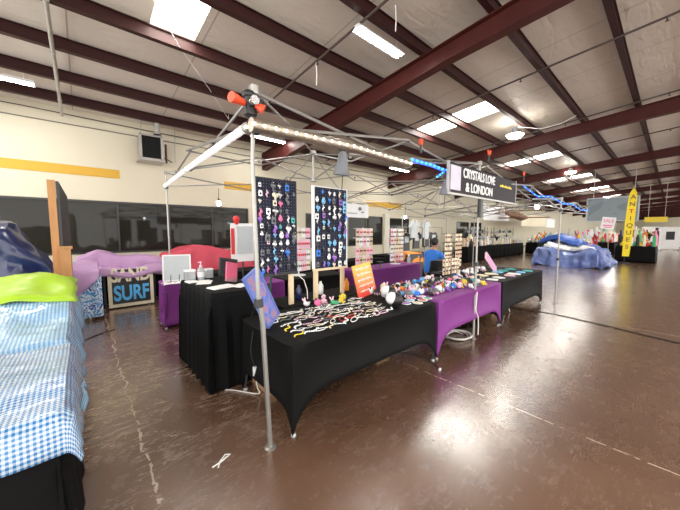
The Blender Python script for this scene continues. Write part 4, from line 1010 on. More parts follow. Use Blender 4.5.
# things hung behind the stall
def garment(x, y, z, mat, label, w=.42, h=.62):
    t = thing('hanging_garment', label, 'clothing', (x, y, z))
    m = MB(); pr = [(-.16*w/.42, 0), (-.22*w/.42, -.05), (-.33*w/.42, -.22), (-.24*w/.42, -.26), (-.19*w/.42, -.16), (-.2*w/.42, -h), (.2*w/.42, -h), (.19*w/.42, -.16), (.24*w/.42, -.26), (.33*w/.42, -.22), (.22*w/.42, -.05), (.16*w/.42, 0), (.06, -.03), (-.06, -.03)]
    m.prism([(x+a, y+.02, z+b2) for a, b2 in pr], 0, (0, .06, 0)); obj('shirt_body', m, mat, t, False)
    m = MB(); m.tube([(x-.15, y+.05, z-.0), (x, y+.05, z+.06), (x+.15, y+.05, z-.0)], .006, 6); m.tube([(x, y+.05, z+.06), (x, y+.05, z+.14)], .004, 5); obj('hanger', m, 'wire', t)
    m = MB(); m.box(x-.12, x+.12, y+.008, y+.02, z-.32, z-.1); obj('chest_print', m, 'lgrey' if mat != 'white' else 'grey', t, False)
garment(9.1, 6.2, 2.02, 'lgrey', 'white printed T-shirt hanging left of rear tent leg'); garment(9.85, 6.2, 2.02, 'lgrey', 'white printed T-shirt hanging right of rear tent leg')
garment(8.9, 6.4, 1.55, 'blk', 'black T-shirt hanging lower left behind seated person'); garment(9.55, 6.4, 1.6, 'blk', 'black T-shirt hanging lower right behind seated person'); garment(10.2, 6.4, 1.65, 'blk', 'black T-shirt rightmost behind seated person'); garment(10.9, 6.5, 1.6, 'blk', 'black T-shirt at end of the rail behind card racks')
t = thing('garment_rail', 'metal clothes rail behind the seated person', 'rail', (9.8, 6.2, 0))
for z, y in ((2.16, 6.25), (1.79, 6.45)):
    m = MB(); m.tube([(8.4, y, z), (11.4, y, z)], .013, 8); obj('bar', m, 'alu', t)
for x in (8.4, 11.4):
    m = MB(); m.tube([(x, 6.25, 2.16), (x, 6.25, .02)], .014, 8); m.tube([(x, 5.8, .02), (x, 6.7, .02)], .014, 8); m.tube([(x, 6.45, 1.79), (x, 6.45, .02)], .014, 8); obj('upright', m, 'alu', t)
def wall_banner(x0, x1, y, z0, z1, mat, label, zt=None, mk=True):
    t = thing('hanging_banner', label, 'banner', ((x0+x1)/2, y, z0))
    m = MB(); n = 12; 
    for i in range(n):
        a, b2 = x0+(x1-x0)*i/n, x0+(x1-x0)*(i+1)/n; m.box(a, b2+.001, y-.004+.008*math.sin(i), y+.004+.008*math.sin(i), z0, z1)
    obj('banner_cloth', m, mat, t, False)
    m = MB(); m.tube([(x0-.02, y, z1), (x1+.02, y, z1)], .01, 6); obj('rod', m, 'alud', t)
    if zt:
        m = MB()
        for x in (x0+.05, x1-.05): m.tube([(x, y, z1), (x, y, zt)], .004, 4)
        obj('cords', m, 'wire', t)
    return t
t = wall_banner(4.5, 5.35, 5.02, 1.97, 2.30, 'white', 'white banner with grey marks hanging from the rear truss', 2.52)
m = MB(); m.ball((5.05, 5.0, 2.18), .045, 10, sq=(1.3, .2, 1)); m.ball((5.14, 5.0, 2.10), .03, 10, sq=(1.6, .2, .6)); m.box(4.6, 4.95, 5.0, 5.008, 2.06, 2.075); obj('marks', m, 'grey', t)
wall_banner(2.85, 3.15, 5.02, 1.95, 2.3, 'white', 'white banner seen between the two pegboards', 2.36)
wall_banner(17.7, 21.7, 7.4, 2.3, 3.2, 'white', 'white banner hanging behind the stall sign, above the goods tables', roofz(7.4)-.23)
# white-and-red poster stand behind corner pole
t = thing('poster_stand', 'white poster stand with red figure on top beside the window', 'poster', (2.1, 5.75, 0))
m = MB(); m.box(1.98, 2.45, 5.6, 5.62, 1.05, 1.80); obj('poster', m, 'white', t, False)
m = MB(); m.box(2.10, 2.42, 5.592, 5.6, 1.2, 1.74); obj('picture', m, 'lgrey', t, False)
m = MB(); m.box(1.98, 2.05, 5.592, 5.6, 1.2, 1.7); obj('red_side_print', m, 'red', t, False)
m = MB(); m.tube([(2.22, 5.64, 1.7), (2.22, 5.64, 0.0)], .015, 8); m.tube([(2.0, 5.5, .015), (2.44, 5.9, .015)], .015, 8); m.tube([(2.0, 5.9, .015), (2.44, 5.5, .015)], .015, 8); obj('stand_pole', m, 'alud', t)
m = MB(); m.ball((2.10, 5.61, 1.88), .065, 12); m.ball((2.10, 5.61, 1.82), .05, 10); obj('red_topper', m, 'red', t)

for o_ in [t]: o_.location.x += .17

# ------------------------------------------------------------------ inside stall: clutter under the boards
q = MB(); q.tube([(1.60, 3.05, .8), (1.62, 3.05, 1.1), (1.64, 3.02, 1.19)], .014, 8); single('stand_pole', q, 'dgreen', 'dark green rod under the left pegboard', 'rod')
for x, y, mt, lb in ((2.1, 3.2, 'navy', 'dark blue bottle between the pegboard legs'), (2.95, 3.2, 'orange', 'orange jar right of the right pegboard leg'), (2.5, 3.25, 'white', 'white bottle behind the right pegboard legs')):
    q = MB(); q.lathe([(.035, 0), (.04, .01), (.04, .12), (.018, .155), (.018, .18)], (x, y, .762), 14); single('small_bottle', q, mt, lb, 'bottle')
q = drape(1.9, 2.35, 3.5, 3.7, .65, .1, res=.04, bump=.05, seed=11); single('white_sack', q, 'paper', 'crumpled white bag behind the left pegboard leg', 'bag')
q = MB(); q.tube([(1.95, 2.99, 1.12), (2.02, 2.96, 1.05), (2.08, 2.98, .92), (2.10, 3.0, .8)], .006, 6); single('white_cable', q, 'wire', 'white cable arching down from the left pegboard corner', 'cable')
t = thing('pump_bottle', 'tall clear bottle on the inner purple table between racks', 'bottle', (6.7, 4.75, .766))
m = MB(); m.lathe([(.04, 0), (.045, .01), (.045, .16), (.02, .2)], (6.7, 4.75, .766), 14); obj('bottle_body', m, 'clear', t)
m = MB(); m.lathe([(.02, .2), (.02, .24), (.008, .25)], (6.7, 4.75, .766), 10); obj('cap', m, 'white', t)
q = MB(); q.lathe([(.06, 0), (.06, .01), (.012, .02), (.012, .12), (.08, .125), (.08, .14)], (5.45, 4.7, .766), 14); single('cake_stand', q, 'dgreen', 'small dark green pedestal stand on the inner purple table', 'stand')
q = drape(7.25, 8.0, 5.2, 5.7, .98, .3, res=.07, bump=.08, seed=31); single('orange_bag', q, 'orange', 'orange cloth bundle left of the seated person', 'cloth')
q = MB(); q.rbox(7.2, 8.05, 5.15, 5.75, 0, .95, .03); single('storage_crate', q, 'blk', 'black crate under the orange bundle inside the stall', 'crate')

# ------------------------------------------------------------------ left foreground stalls
def folding_base(name, label, x0, x1, y0, y1, H, legs=True):
    t = thing(name, label, 'table', ((x0+x1)/2, (y0+y1)/2, 0))
    m = MB(); m.rbox(x0, x1, y0, y1, H-.05, H, .04); obj('tabletop', m, 'lgrey', t)
    for x in (x0+.08, x1-.08):
        for y in (y0+.1, y1-.1):
            m = MB(); m.tube([(x, y, H-.05), (x, y, 0)], .015, 8); obj('leg', m, 'alud', t)
    return t
t = folding_base('folding_table', 'nearest left table under a black skirt and blue gingham plastic', -1.9, -.16, 1.76, 2.72, .84)
m = drape(-1.9, -.14, 1.74, 2.73, .846, .85, res=.05, fold=.012, fper=.25, flare=.05, seed=8, side=(0, 1, 1, 0)); o = obj('table_skirt', m, 'blackd', t); solid(o, .003)
def hump(seed, a, base):
    return lambda x, y: base+max(0, a*(noise.noise(Vector((x*1.6+seed, y*1.6, seed)))+.25))
m = drape(-1.9, -.10, 1.71, 2.76, hump(2.3, .07, .862), .17, res=.035, fold=.006, fper=.3, flare=.22, bump=.012, seed=2, side=(0, 1, 1, 1), bscale=5)
o = tag(obj('plastic_sheet', m, 'ging'), 'blue and white gingham plastic cloth over the nearest left table', 'tablecloth'); solid(o, .002)
t = folding_base('folding_table', 'second left table under striped plastic, black cloth showing at its corner', -1.9, -.2, 3.1, 4.95, .80)
m = drape(-1.9, -.19, 3.09, 4.96, .806, .55, res=.06, fold=.015, fper=.25, flare=.03, seed=9, side=(0, 1, 1, 1)); o = obj('table_skirt', m, 'blackd', t); solid(o, .003)
def top2(x, y):
    return .825+.10*math.exp(-((x+.8)**2/.5+(y-3.9)**2/.4))+.14*max(0, min(1, (y-3.6)/1.0))+.10*math.exp(-((x+.35)**2/.10+(y-4.5)**2/.3))+.03*noise.noise(Vector((x*3, y*3, 1)))
m = drape(-1.95, -.13, 2.98, 5.02, top2, .42, res=.045, fold=.025, fper=.35, flare=.16, bump=.02, seed=5, side=(0, 1, 1, 1), bscale=4)
o = tag(obj('plastic_sheet', m, 'strp'), 'light blue striped plastic sheet over the second left table', 'tablecloth'); solid(o, .002)
def limef(x, y): return top2(x, y)+.04+.10*math.exp(-((y-4.85)**2)/.14)*(1 if x < -.4 else max(0, 1-(x+.4)*2.2))+.03*noise.noise(Vector((x*5, y*4, 2)))
m = drape(-1.95, -.11, 4.0, 5.02, limef, .05, res=.045, fold=.01, flare=.5, bump=.018, seed=15, side=(0, 1, 1, 1), bscale=4)
o = tag(obj('plastic_sheet', m, 'lime'), 'lime green plastic cloth lying across the striped sheet', 'cloth'); solid(o, .002)
q = MB(); q.box(-.26, -.16, 2.83, 2.95, .60, .66); q.tube([(-.2, 2.9, .6), (-.2, 2.9, 0)], .012, 6); single('table_bracket', q, 'alud', 'dark metal bracket stand between the two left tables', 'bracket')
# navy tarp heap
def heap(x0, x1, y0, y1, f, L, mat, name, label, cat, res=.07, bump=.05, seed=0, fold=.04, flare=.08, bscale=3, side=(1, 1, 1, 1), base=True, hem=None):
    t = thing(name, label, cat, ((x0+x1)/2, (y0+y1)/2, 0))
    m = drape(x0, x1, y0, y1, f, L, res=res, fold=fold, fper=.4, flare=flare, bump=bump, seed=seed, bscale=bscale, side=side, hem=hem); o = obj('sheet', m, mat, t); solid(o, .004)
    if base:
        H = min(f(x, y) for x in (x0, x1, (x0+x1)/2) for y in (y0, y1, (y0+y1)/2))-.15
        m = MB(); m.rbox(x0+.08, x1-.08, y0+.08, y1-.08, max(.2, H)-.04, max(.2, H), .03); obj('covered_tabletop', m, 'lgrey', t)
        for x in (x0+.15, x1-.15):
            for y in (y0+.15, y1-.15):
                m = MB(); m.tube([(x, y, max(.2, H)-.04), (x, y, 0)], .02, 6); obj('leg', m, 'lgrey', t)
    return t
heap(-2.6, -.38, 6.25, 7.4, lambda x, y: 1.02+.76*max(0, min(1, (-.36-x)/.42))**.8*math.exp(-((y-6.75)**2/.7)), 1.1, 'navy', 'covered_stall', 'goods heaped under a glossy navy tarp at the left edge', 'tarp', seed=3, bump=.09, fold=.03)
# wooden panel post
t = thing('wooden_screen', 'tall pine post with dark panel and short step board behind lime cloth', 'screen', (-.22, 5.6, 0))
m = MB(); m.box(-.31, -.23, 5.60, 5.67, 0, 2.34); obj('post', m, 'wood', t, False)
m = MB(); m.prism([(-.225, 5.62, .8), (-.225, 5.62, 2.33), (-.15, 5.80, 2.14), (-.15, 5.80, .8)], 0, (.03, .0, 0)); obj('dark_panel', m, 'violet' if False else 'alud', t, False)
m = MB(); m.box(-.23, -.12, 5.50, 5.58, 0, 1.40); m.box(-.24, -.10, 5.48, 5.6, 1.40, 1.44); obj('step_board', m, 'wood', t, False)
# lavender and pink covered tables along the wall
heap(-.75, -.1, 8.2, 9.3, lambda x, y: .98+.1*math.sin(x*3), .8, 'mint', 'covered_stall', 'pale green cloth over goods behind the pine post', 'cloth', seed=6, bump=.03)
heap(-.1, 1.5, 8.35, 9.35, lambda x, y: .97+.24*math.exp(-((x-.30)**2)/.10)+.06*math.exp(-((x-1.2)**2)/.2)-.03*math.sin(x*5), .42, 'lav', 'covered_stall', 'long table under a lavender sheet by the window', 'tablecloth', seed=7, bump=.03, fold=.03)
heap(1.62, 5.6, 8.35, 9.35, lambda x, y: 1.0+.26*math.exp(-((x-2.3)**2)/.5)+.05*math.sin(x*2.2+1), .82, 'pink', 'covered_stall', 'long table under a coral pink sheet by the window', 'tablecloth', seed=8, bump=.03, fold=.03)
m = drape(.0, 1.45, 8.45, 9.25, .79, .78, res=.08, fold=.02, fper=.3, flare=.02, seed=44); o = tag(obj('table_skirt', m, 'blackd'), 'black skirt hanging under the lavender sheet', 'tablecloth'); solid(o, .003)
m = drape(1.7, 5.5, 8.5, 9.25, .72, .70, res=.09, fold=.02, fper=.3, flare=.02, seed=45); o = tag(obj('table_skirt', m, 'blackd'), 'black skirt hanging under the coral pink sheet', 'tablecloth'); solid(o, .003)
# SURF towel
t = thing('printed_towel', 'black towel with cream border and blue SURF lettering hung below the lavender sheet', 'towel', (.93, 8.22, .02))
def towel(x0, x1, y, z0, z1, mat, parent, nm, wav=.015, th=.008):
    m = MB(); n = 16; vs = []
    for j in range(2):
        for i in range(n+1):
            x = x0+(x1-x0)*i/n; yy = y+wav*math.sin(i*.8)
            for dy in (0, th): vs.append((x, yy+dy, z0 if j == 0 else z1))
    k = 2*(n+1); fs = []
    for i in range(n):
        a = 2*i; fs += [(a, a+2, k+a+2, k+a), (a+1, k+a+1, k+a+3, a+3), (a, a+1, a+3, a+2), (k+a, k+a+2, k+a+3, k+a+1)]
    fs += [(0, k, k+1, 1), (2*n, 2*n+1, k+2*n+1, k+2*n)]
    m.add(vs, fs); return obj(nm, m, mat, parent)
YT = 7.72
t.location = (.76, YT, .02)
towel(.36, 1.17, YT, .03, .83, 'cream', t, 'towel_border', .0)
towel(.425, 1.105, YT-.006, .10, .83, 'blk', t, 'towel_field', .0, .006)
text('lettering', 'SURF', .44, (.765, YT-.009, .31), RX, 'sblue', t, sx=.64)
text('lettering', 'SAND', .40, (.765, YT-.009, .70), RX, 'cream', t, sx=.66)
q = drape(.22, 1.35, 7.73, 8.30, lambda x, y: .84+.04*math.sin(x*6), .17, res=.05, fold=.015, bump=.02, seed=19, side=(1, 1, 1, 0), bscale=4)
m = MB(); m.rbox(.25, 1.3, 7.76, 8.32, .74, .79, .03)
for x in (.32, 1.22):
    for y in (7.84, 8.24): m.tube([(x, y, .75), (x, y, 0)], .014, 6)
o = single('folding_table', m, 'alud', 'low dark folding table behind the SURF towel', 'table')
o = tag(obj('cloth_edge', q, 'lav'), 'lavender cloth overhang above the SURF towel', 'cloth'); solid(o, .003)
t = thing('printed_towel', 'blue and white leaf-print beach towel hanging left of the SURF towel', 'towel', (0, 7.6, .02))
t.location = (.0, 7.0, .05); towel(-.22, .24, 7.0, .06, .82, 'towel', t, 'towel_cloth', .02)
heap(-.42, .20, 6.98, 7.75, lambda x, y: .92+.16*math.exp(-((x-.05)**2+(y-7.5)**2)/.12), .62, 'lav', 'covered_stall', 'end of table under lavender sheet above the leaf-print towel', 'tablecloth', seed=27, bump=.04, fold=.03, flare=.06, hem=lambda u, v: max(.12, min(1, .62-1.6*(u+.02))))

# ------------------------------------------------------------------ floor-level clutter
q = MB(); q.tube([(.60, 2.03, .004), (.66, 2.04, .004), (.74, 2.07, .004), (.71, 2.09, .004), (.66, 2.05, .004), (.63, 2.0, .004)], .005, 6); single('paper_scrap', q, 'paper', 'twisted white paper strip lying on the floor left of corner pole', 'litter')
def cable(pts, r, mat, label, name='cable'):
    P = [Vector(p) for p in pts]; Q = []
    for i in range(len(P)-1):
        p0, p1, p2, p3 = P[max(0, i-1)], P[i], P[i+1], P[min(len(P)-1, i+2)]
        for k in range(6):
            s = k/6; Q.append(.5*((2*p1)+(p2-p0)*s+(2*p0-5*p1+4*p2-p3)*s*s+(3*p1-p0-3*p2+p3)*s**3))
    Q.append(P[-1]); m = MB(); m.tube(Q, r, 6); single(name, m, mat, label, 'cable')
cable([(6.9, 2.3, .008), (6.95, 1.5, .008), (6.8, .8, .008), (6.5, -.2, .008), (6.3, -1.2, .008)], .008, 'wdark', 'black cable running across the open floor from the right end table')
cable([(-.15, 5.6, .008), (.05, 5.9, .008), (.34, 6.1, .008)], .008, 'wdark', 'short dark cable on the floor right of the striped table')
cable([(1.20, 2.62, .72), (1.165, 2.62, .5), (1.19, 2.6, .34)], .004, 'wdark', 'thin black cord hanging down the left end of the front table')
cable([(1.20, 2.6, .26), (1.22, 2.62, .12), (1.25, 2.66, .02), (1.1, 2.9, .01), (1.0, 3.0, .01)], .006, 'wire', 'white cord curling on the floor by the draped table')
q = MB(); q.rbox(1.175, 1.215, 2.585, 2.615, .25, .34, .008); single('power_adapter', q, 'white', 'white power adapter dangling at the left end of the front table', 'adapter')
q = MB(); q.rbox(1.32, 1.42, 2.6, 2.95, 0, .10, .01); single('wooden_box', q, 'cardb', 'brown box under the front table beside the white cord', 'box')
cable([(4.36, 1.87, .75), (4.33, 1.86, .62), (4.27, 1.84, .5), (4.36, 1.84, .36), (4.38, 1.84, .1)], .008, 'wire', 'white cord hanging beside the middle pole')
def coil(cx, cy, label, mat='wire', n=5, R0=.17):
    pts = []
    for i in range(n*10): 
        a = i*2*PI/10; r = R0*(1+.25*math.sin(i*.7)); pts.append((cx+r*math.cos(a)*1.2, cy+r*math.sin(a), .012+.005*(i//10)+.03*abs(math.sin(i*.37))))
    cable(pts, .008, mat, label)
coil(4.28, 2.12, 'white cord coiled in loops on floor behind the middle pole base')
coil(4.75, 2.28, 'black cord heaped on the floor under the purple table', 'wdark', 4, .15)
q = MB(); q.rbox(6.1, 6.6, 2.3, 2.7, 0, .28, .02); single('cardboard_box', q, 'cardb', 'cardboard box under the right end table', 'box')
cable([(6.0, 2.05, .01), (6.1, 2.1, .16), (6.3, 2.1, .2), (6.45, 2.1, .02)], .009, 'wire', 'white cord hanging under the right end table')
q = MB(); q.rbox(2.72, 2.98, 2.38, 2.46, .0, .05, .01)
for i in range(4): q.rbox(2.745+i*.06, 2.775+i*.06, 2.395, 2.445, .05, .055, .005)
single('power_strip', q, 'cardb', 'tan power strip lying under the front black table', 'power strip')
cable([(2.98, 2.42, .02), (3.15, 2.2, .05), (3.2, 1.9, .015), (3.12, 1.75, .008)], .006, 'wdark', 'dark cord running from the power strip to the table front')
q = MB(); q.rbox(-.02, .02, -.01, .01, 0, .02, .004); q.v = [v+Vector((3.12, 1.74, 0)) for v in q.v]; single('plug', q, 'white', 'small white plug on the floor between black and purple tables', 'plug')

# ------------------------------------------------------------------ far stalls on the right
def ftop(x, y):
    return .78+.10*math.sin(x*1.7+y*2.3)+.12*noise.noise(Vector((x*1.3, y*1.3, 4)))
heap(16.9, 19.8, 2.1, 4.35, ftop, .82, 'btarp', 'covered_stall', 'wide stall wrapped in crumpled blue tarp right of the far pole', 'tarp', res=.08, bump=.22, seed=12, fold=.05, bscale=2.0, flare=.28)
heap(17.2, 19.4, 2.5, 4.2, lambda x, y: .95+.12*math.sin(x+y*2), .12, 'wtarp', 'plastic_sheet', 'white plastic sheet lying on top of the blue tarp', 'sheet', res=.12, bump=.08, seed=13, base=False)
heap(18.0, 20.2, 3.0, 4.6, lambda x, y: 1.12+.33*math.exp(-((y-4.0)**2)/.3), .2, 'bbag', 'plastic_sheet', 'bright blue tarp bundle peaking above the white sheet', 'sheet', res=.12, bump=.12, seed=14, base=False)
def goods_table(x0, x1, y0, y1, H, label, n, pal, where, tall=.35, seed=0, skirt='blackd', rowsn=3, alongx=True):
    rd = random.Random(seed)
    t = thing('draped_table', label, 'table', ((x0+x1)/2, (y0+y1)/2, 0))
    m = MB(); m.rbox(x0+.03, x1-.03, y0+.03, y1-.03, H-.06, H-.012, .03); obj('tabletop', m, 'lgrey', t)
    m = drape(x0, x1, y0, y1, H, H-.01, res=.14, fold=.02, fper=.4, flare=.015, seed=seed); o = obj('table_cloth', m, skirt, t); solid(o, .003)
    per = n//rowsn
    for r in range(rowsn):
        for i in range(per):
            u = (i+.5)/per; v = (r+.5)/rowsn
            x, y = (x0+(x1-x0)*u, y0+(y1-y0)*v) if alongx else (x0+(x1-x0)*v, y0+(y1-y0)*u)
            mt = rd.choice(pal); s = rd.uniform(.6, 1.1)*(1+.9*v); kd = rd.randrange(4); h = tall*s*.6; w = .065*s+.02
            m = MB()
            if kd == 0: m.lathe([(w*.8, 0), (w, h*.1), (w, h*.6), (w*.4, h*.8), (w*.4, h)], (x, y, H+.004), 10); nm = 'jar'
            elif kd == 1: m.rbox(x-w, x+w, y-w*.8, y+w*.8, H+.004, H+.004+h*.8, .02); m.rbox(x-w*.6, x+w*.6, y-w*.5, y+w*.5, H+h*.8, H+h, .02); nm = 'gift_box'
            elif kd == 2:
                m.lathe([(w*.5, 0), (w*.55, h*.3), (w*.3, h*.32)], (x, y, H+.004), 10)
                for q in range(7): a = q*.9; m.tube([(x, y, H+h*.3), (x+w*.6*math.cos(a), y+w*.6*math.sin(a), H+h*.7), (x+w*1.2*math.cos(a), y+w*1.2*math.sin(a), H+h*(.8+.2*math.sin(q)))], [.01, w*.25, .01], 6)
                nm = 'potted_plant'
            else: m.ball((x, y, H+.004+w*.9), w, 10, sq=(1, 1, .9)); m.ball((x, y-.2*w, H+w*2), w*.6, 8); nm = 'figurine'
            cn = dict(tan='tan', paper='off-white', lgrey='grey', yelp='yellow').get(mt) or COLN[mt]
            o = single(nm, m, mt, '%s %s on the %s, %s row, %s along' % (cn, nm.replace('_', ' '), where, ORD[r], ORD[i]), nm.replace('_', ' '), 'goods on the %s' % where)
goods_table(21.6, 24.6, .55, 2.0, .85, 'long dark table with colourful goods behind the yellow flag', 48, ['white', 'red', 'pinkp', 'green', 'cream', 'brown', 'blk', 'yelp', 'orange'], 'dark table by the yellow flag', 1.0, 3, rowsn=4, alongx=False)
goods_table(21.0, 24.0, 3.0, 4.6, .8, 'dark table of goods just behind the blue tarp', 36, ['white', 'red', 'pinkp', 'yelp', 'cream', 'brown', 'lgrey'], 'table behind the blue tarp', .9, 4, rowsn=3, alongx=False)
goods_table(15.0, 23.5, 7.0, 7.7, .82, 'long black draped table near the wall beyond the stall', 60, ['white', 'cream', 'lgrey', 'tan', 'paper', 'blk'], 'long black table near the wall', .55, 5, rowsn=3)
goods_table(24.5, 31, 6.4, 7.1, .82, 'black draped table further down the wall aisle', 42, ['white', 'cream', 'orange', 'brown', 'lgrey', 'teal'], 'further aisle table', .8, 6, rowsn=3)
goods_table(27, 33, 2.6, 3.8, .85, 'far table in the middle of the hall beyond the goods', 42, ['white', 'orange', 'red', 'green', 'cream', 'lgrey'], 'far middle table', 1.0, 7, rowsn=3)
# shelving with dishes
for k, (x0, x1, y, zz, lb) in enumerate(((18.5, 21.7, 8.5, 1.9, 'open metal shelves of white dishes near the wall, nearer unit'), (22.2, 26.0, 8.5, 1.9, 'open metal shelves of white dishes near the wall, further unit'))):
    t = thing('shelf_rack', lb, 'shelf', ((x0+x1)/2, y, 0))
    for x in (x0, x1):
        for yy in (y, y+.45):
            m = MB(); m.tube([(x, yy, 0), (x, yy, zz)], .018, 6); obj('post', m, 'alud', t)
    for j, z in enumerate((.3, .75, 1.15, 1.5)):
        m = MB(); m.box(x0, x1, y, y+.45, z, z+.02); obj('shelf', m, 'alud', t, False)
        if j == 0: continue
        for i in range(11):
            x = x0+.15+(x1-x0-.3)*i/10; m = MB(); s = random.uniform(.8, 1.2); kd = (i+j) % 3
            if kd == 0: m.lathe([(.03*s, 0), (.07*s, .05), (.10*s, .13), (.095*s, .13), (.06*s, .05), (.01, .02)], (x, y+.18, z+.021), 12); nm = 'bowl'
            elif kd == 1: m.lathe([(.05*s, 0), (.09*s, .06), (.09*s, .14), (.03*s, .2), (.035*s, .23)], (x, y+.18, z+.021), 12); nm = 'vase'
            else: m.lathe([(.05*s, 0), (.05*s, .09), (.045*s, .09), (.04*s, .02)], (x, y+.18, z+.021), 12); m.tube([(x+.05*s, y+.18, z+.08), (x+.085*s, y+.18, z+.06), (x+.05*s, y+.18, z+.03)], .008, 6); nm = 'mug'
            single(nm, m, random.choice(['white', 'cream', 'lgrey', 'grey', 'white']), '%s on the %s dish shelves, shelf %s, %s along' % (nm, ['nearer', 'further'][k], ORD[j], ORD[i]), nm, 'dishes on the %s shelves' % ['nearer', 'further'][k])
wall_banner(26.5, 33.2, 8.1, 2.05, 3.05, 'cream', 'large cream banner hanging above the dish shelves', roofz(8.1)-.23)
wall_banner(33.6, 36.5, 8.1, 2.0, 2.85, 'white', 'white banner right of the large cream banner', roofz(7.8)-.23)
# hanging model plane
t = thing('model_plane', 'dark model aeroplane hanging over the goods right of the sign', 'model', (19.8, 6.3, 2.4))
m = MB(); m.tube([(18.0, 6.3, 2.62), (19.0, 6.3, 2.6), (20.6, 6.3, 2.5), (21.6, 6.3, 2.5)], [.05, .16, .22, .08], 10); obj('fuselage', m, 'brown', t)
m = MB(); m.prism([(20.0, 4.8, 2.42), (20.6, 4.8, 2.42), (20.7, 7.8, 2.46), (19.9, 7.8, 2.46)], 0, (0, 0, .05)); m.prism([(20.0, 4.8, 2.85), (20.6, 4.8, 2.85), (20.7, 7.8, 2.9), (19.9, 7.8, 2.9)], 0, (0, 0, .05)); obj('wings', m, 'brown', t, False)
m = MB(); m.prism([(18.0, 6.29, 2.6), (18.5, 6.29, 2.62), (18.1, 6.29, 3.05), (17.85, 6.29, 3.05)], 0, (0, .03, 0)); m.prism([(17.9, 5.7, 2.65), (18.3, 5.7, 2.65), (18.3, 6.9, 2.65), (17.9, 6.9, 2.65)], 0, (0, 0, .03)); obj('tail', m, 'brown', t, False)
m = MB(); m.tube([(20.2, 6.3, 2.7), (20.2, 6.3, roofz(6.3)-.05)], .008, 5); obj('cord', m, 'wdark', t)
# grey aisle banner
t = thing('aisle_banner', 'large translucent-looking grey sign hanging behind the yellow flag', 'sign', (23.9, 2.5, 2.2))
m = MB(); m.box(23.98, 24.02, 1.42, 3.65, 2.28, 3.62); obj('panel', m, 'greysign', t, False)
m = MB(); m.box(23.97, 24.03, 3.65, 3.72, 2.25, 3.68); m.box(23.97, 24.03, 1.36, 1.42, 2.25, 3.66); m.box(23.97, 24.03, 1.36, 3.72, 2.22, 2.28); m.box(23.97, 24.03, 1.36, 3.72, 3.62, 3.68); obj('frame', m, 'lgrey', t, False)
m = MB(); m.tube([(24, 1.6, 3.66), (24, 1.6, roofz(1.6)-.05)], .01, 5); m.tube([(24, 3.4, 3.66), (24, 3.4, roofz(3.4)-.05)], .01, 5); obj('cords', m, 'wire', t)
# feather flag
t = thing('feather_flag', 'tall narrow yellow feather flag with dark vertical lettering', 'flag', (21.5, 1.7, 0))
FX = 21.0
m = MB(); prof = []
for i in range(17):
    s = i/16; z = .35+3.45*s; wdt = .13+.04*math.sin(PI*min(1, s*.9)); c0 = 1.56-.12*s
    if s > .92: wdt *= (1-s)/.08*.8+.2
    prof.append((c0-wdt, c0+wdt, z))
poly = [(FX, a, z) for a, b2, z in prof]+[(FX, b2, z) for a, b2, z in prof[::-1]]
vs = []; fs = []
for a, b2, z in prof: vs += [(FX, a, z), (FX, b2, z), (FX+.01, a, z), (FX+.01, b2, z)]
for i in range(16):
    k = 4*i; fs += [(k, k+1, k+5, k+4), (k+2, k+6, k+7, k+3), (k, k+4, k+6, k+2), (k+1, k+3, k+7, k+5)]
fs += [(0, 2, 3, 1), (64, 65, 67, 66)]; m.add(vs, fs); obj('flag_cloth', m, 'yel', t, False)
m = MB(); m.tube([(FX+.02, 1.60, 0), (FX+.02, 1.60, 2.5), (FX+.02, 1.54, 3.4), (FX+.02, 1.4, 3.82)], .014, 6); m.lathe([(.22, 0), (.22, .03), (.03, .06)], (FX, 1.60, 0), 14); obj('pole', m, 'alud', t)
for i, chh in enumerate('ANTIQUES'):
    text('letter', chh, .30, (FX-.008, 1.44+.014*i, 3.36-i*.36), rot(PI/2, 0, -PI/2), 'brown' if i != 2 else 'red', t)
# sale sign on a stick
t = thing('sale_sign', 'white SALE sign on a stick tilted above the goods left of the flag', 'sign', (22, 2.35, .86))
R = rot(0, 0, -PI/2) @ rot(0, .12, 0); o0 = Vector((21.6, 2.38, 2.08))
m = MB(); m.box(-.28, .28, -.01, .01, -.32, .32); m.v = [R @ v+o0 for v in m.v]; obj('board', m, 'white', t, False)
m = MB(); m.tube([o0+Vector((.03, 0, .1)), Vector((21.8, 2.3, 0))], .015, 6); obj('stick', m, 'palewood', t)
text('lettering', 'SALE', .24, o0+(R @ Vector((0, -.014, .12))), R @ rot(PI/2), 'pinkp', t, sx=.85); 
m = MB(); m.box(-.2, .2, -.016, -.01, -.16, -.10); m.box(-.15, .15, -.016, -.01, -.25, -.20); m.v = [R @ v+o0 for v in m.v]; obj('print_lines', m, 'pinkp', t, False)
# far end signs and stalls
t = thing('far_sign', 'yellow sign board high over the far end of the hall', 'sign', (34, .9, 2.6))
m = MB(); m.box(34, 34.06, .35, 1.6, 2.35, 2.75); obj('board', m, 'yelp', t, False)
m = MB(); m.tube([(34.03, .5, 2.75), (34.03, .5, roofz(.5)-.05)], .012, 5); m.tube([(34.03, 1.4, 2.75), (34.03, 1.4, roofz(1.4)-.05)], .012, 5); obj('cords', m, 'wire', t)
for i, (x, y, mt) in enumerate(((36, 1.2, 'white'), (38, .2, 'white'), (41, .8, 'cream'), (44, -.3, 'white'), (47, .9, 'lgrey'))):
    t = thing('partition_panel', '%s display partition at the far end of the hall, %s from the front' % (['white', 'white', 'cream', 'white', 'grey'][i], ORD[i]), 'partition', (x, y, 0), 'far partitions')
    m = MB(); m.box(x, x+.05, y-.6, y+.6, .1, 2.0); obj('panel', m, mt, t, False)
    for s in (-.58, .58):
        m = MB(); m.tube([(x+.025, y+s, 0), (x+.025, y+s, 2.05)], .025, 6); obj('post', m, 'alud', t)
    m = MB(); m.box(x-.02, x, y-.3, y+.2, .9, 1.6); obj('dark_picture', m, 'blk', t, False)
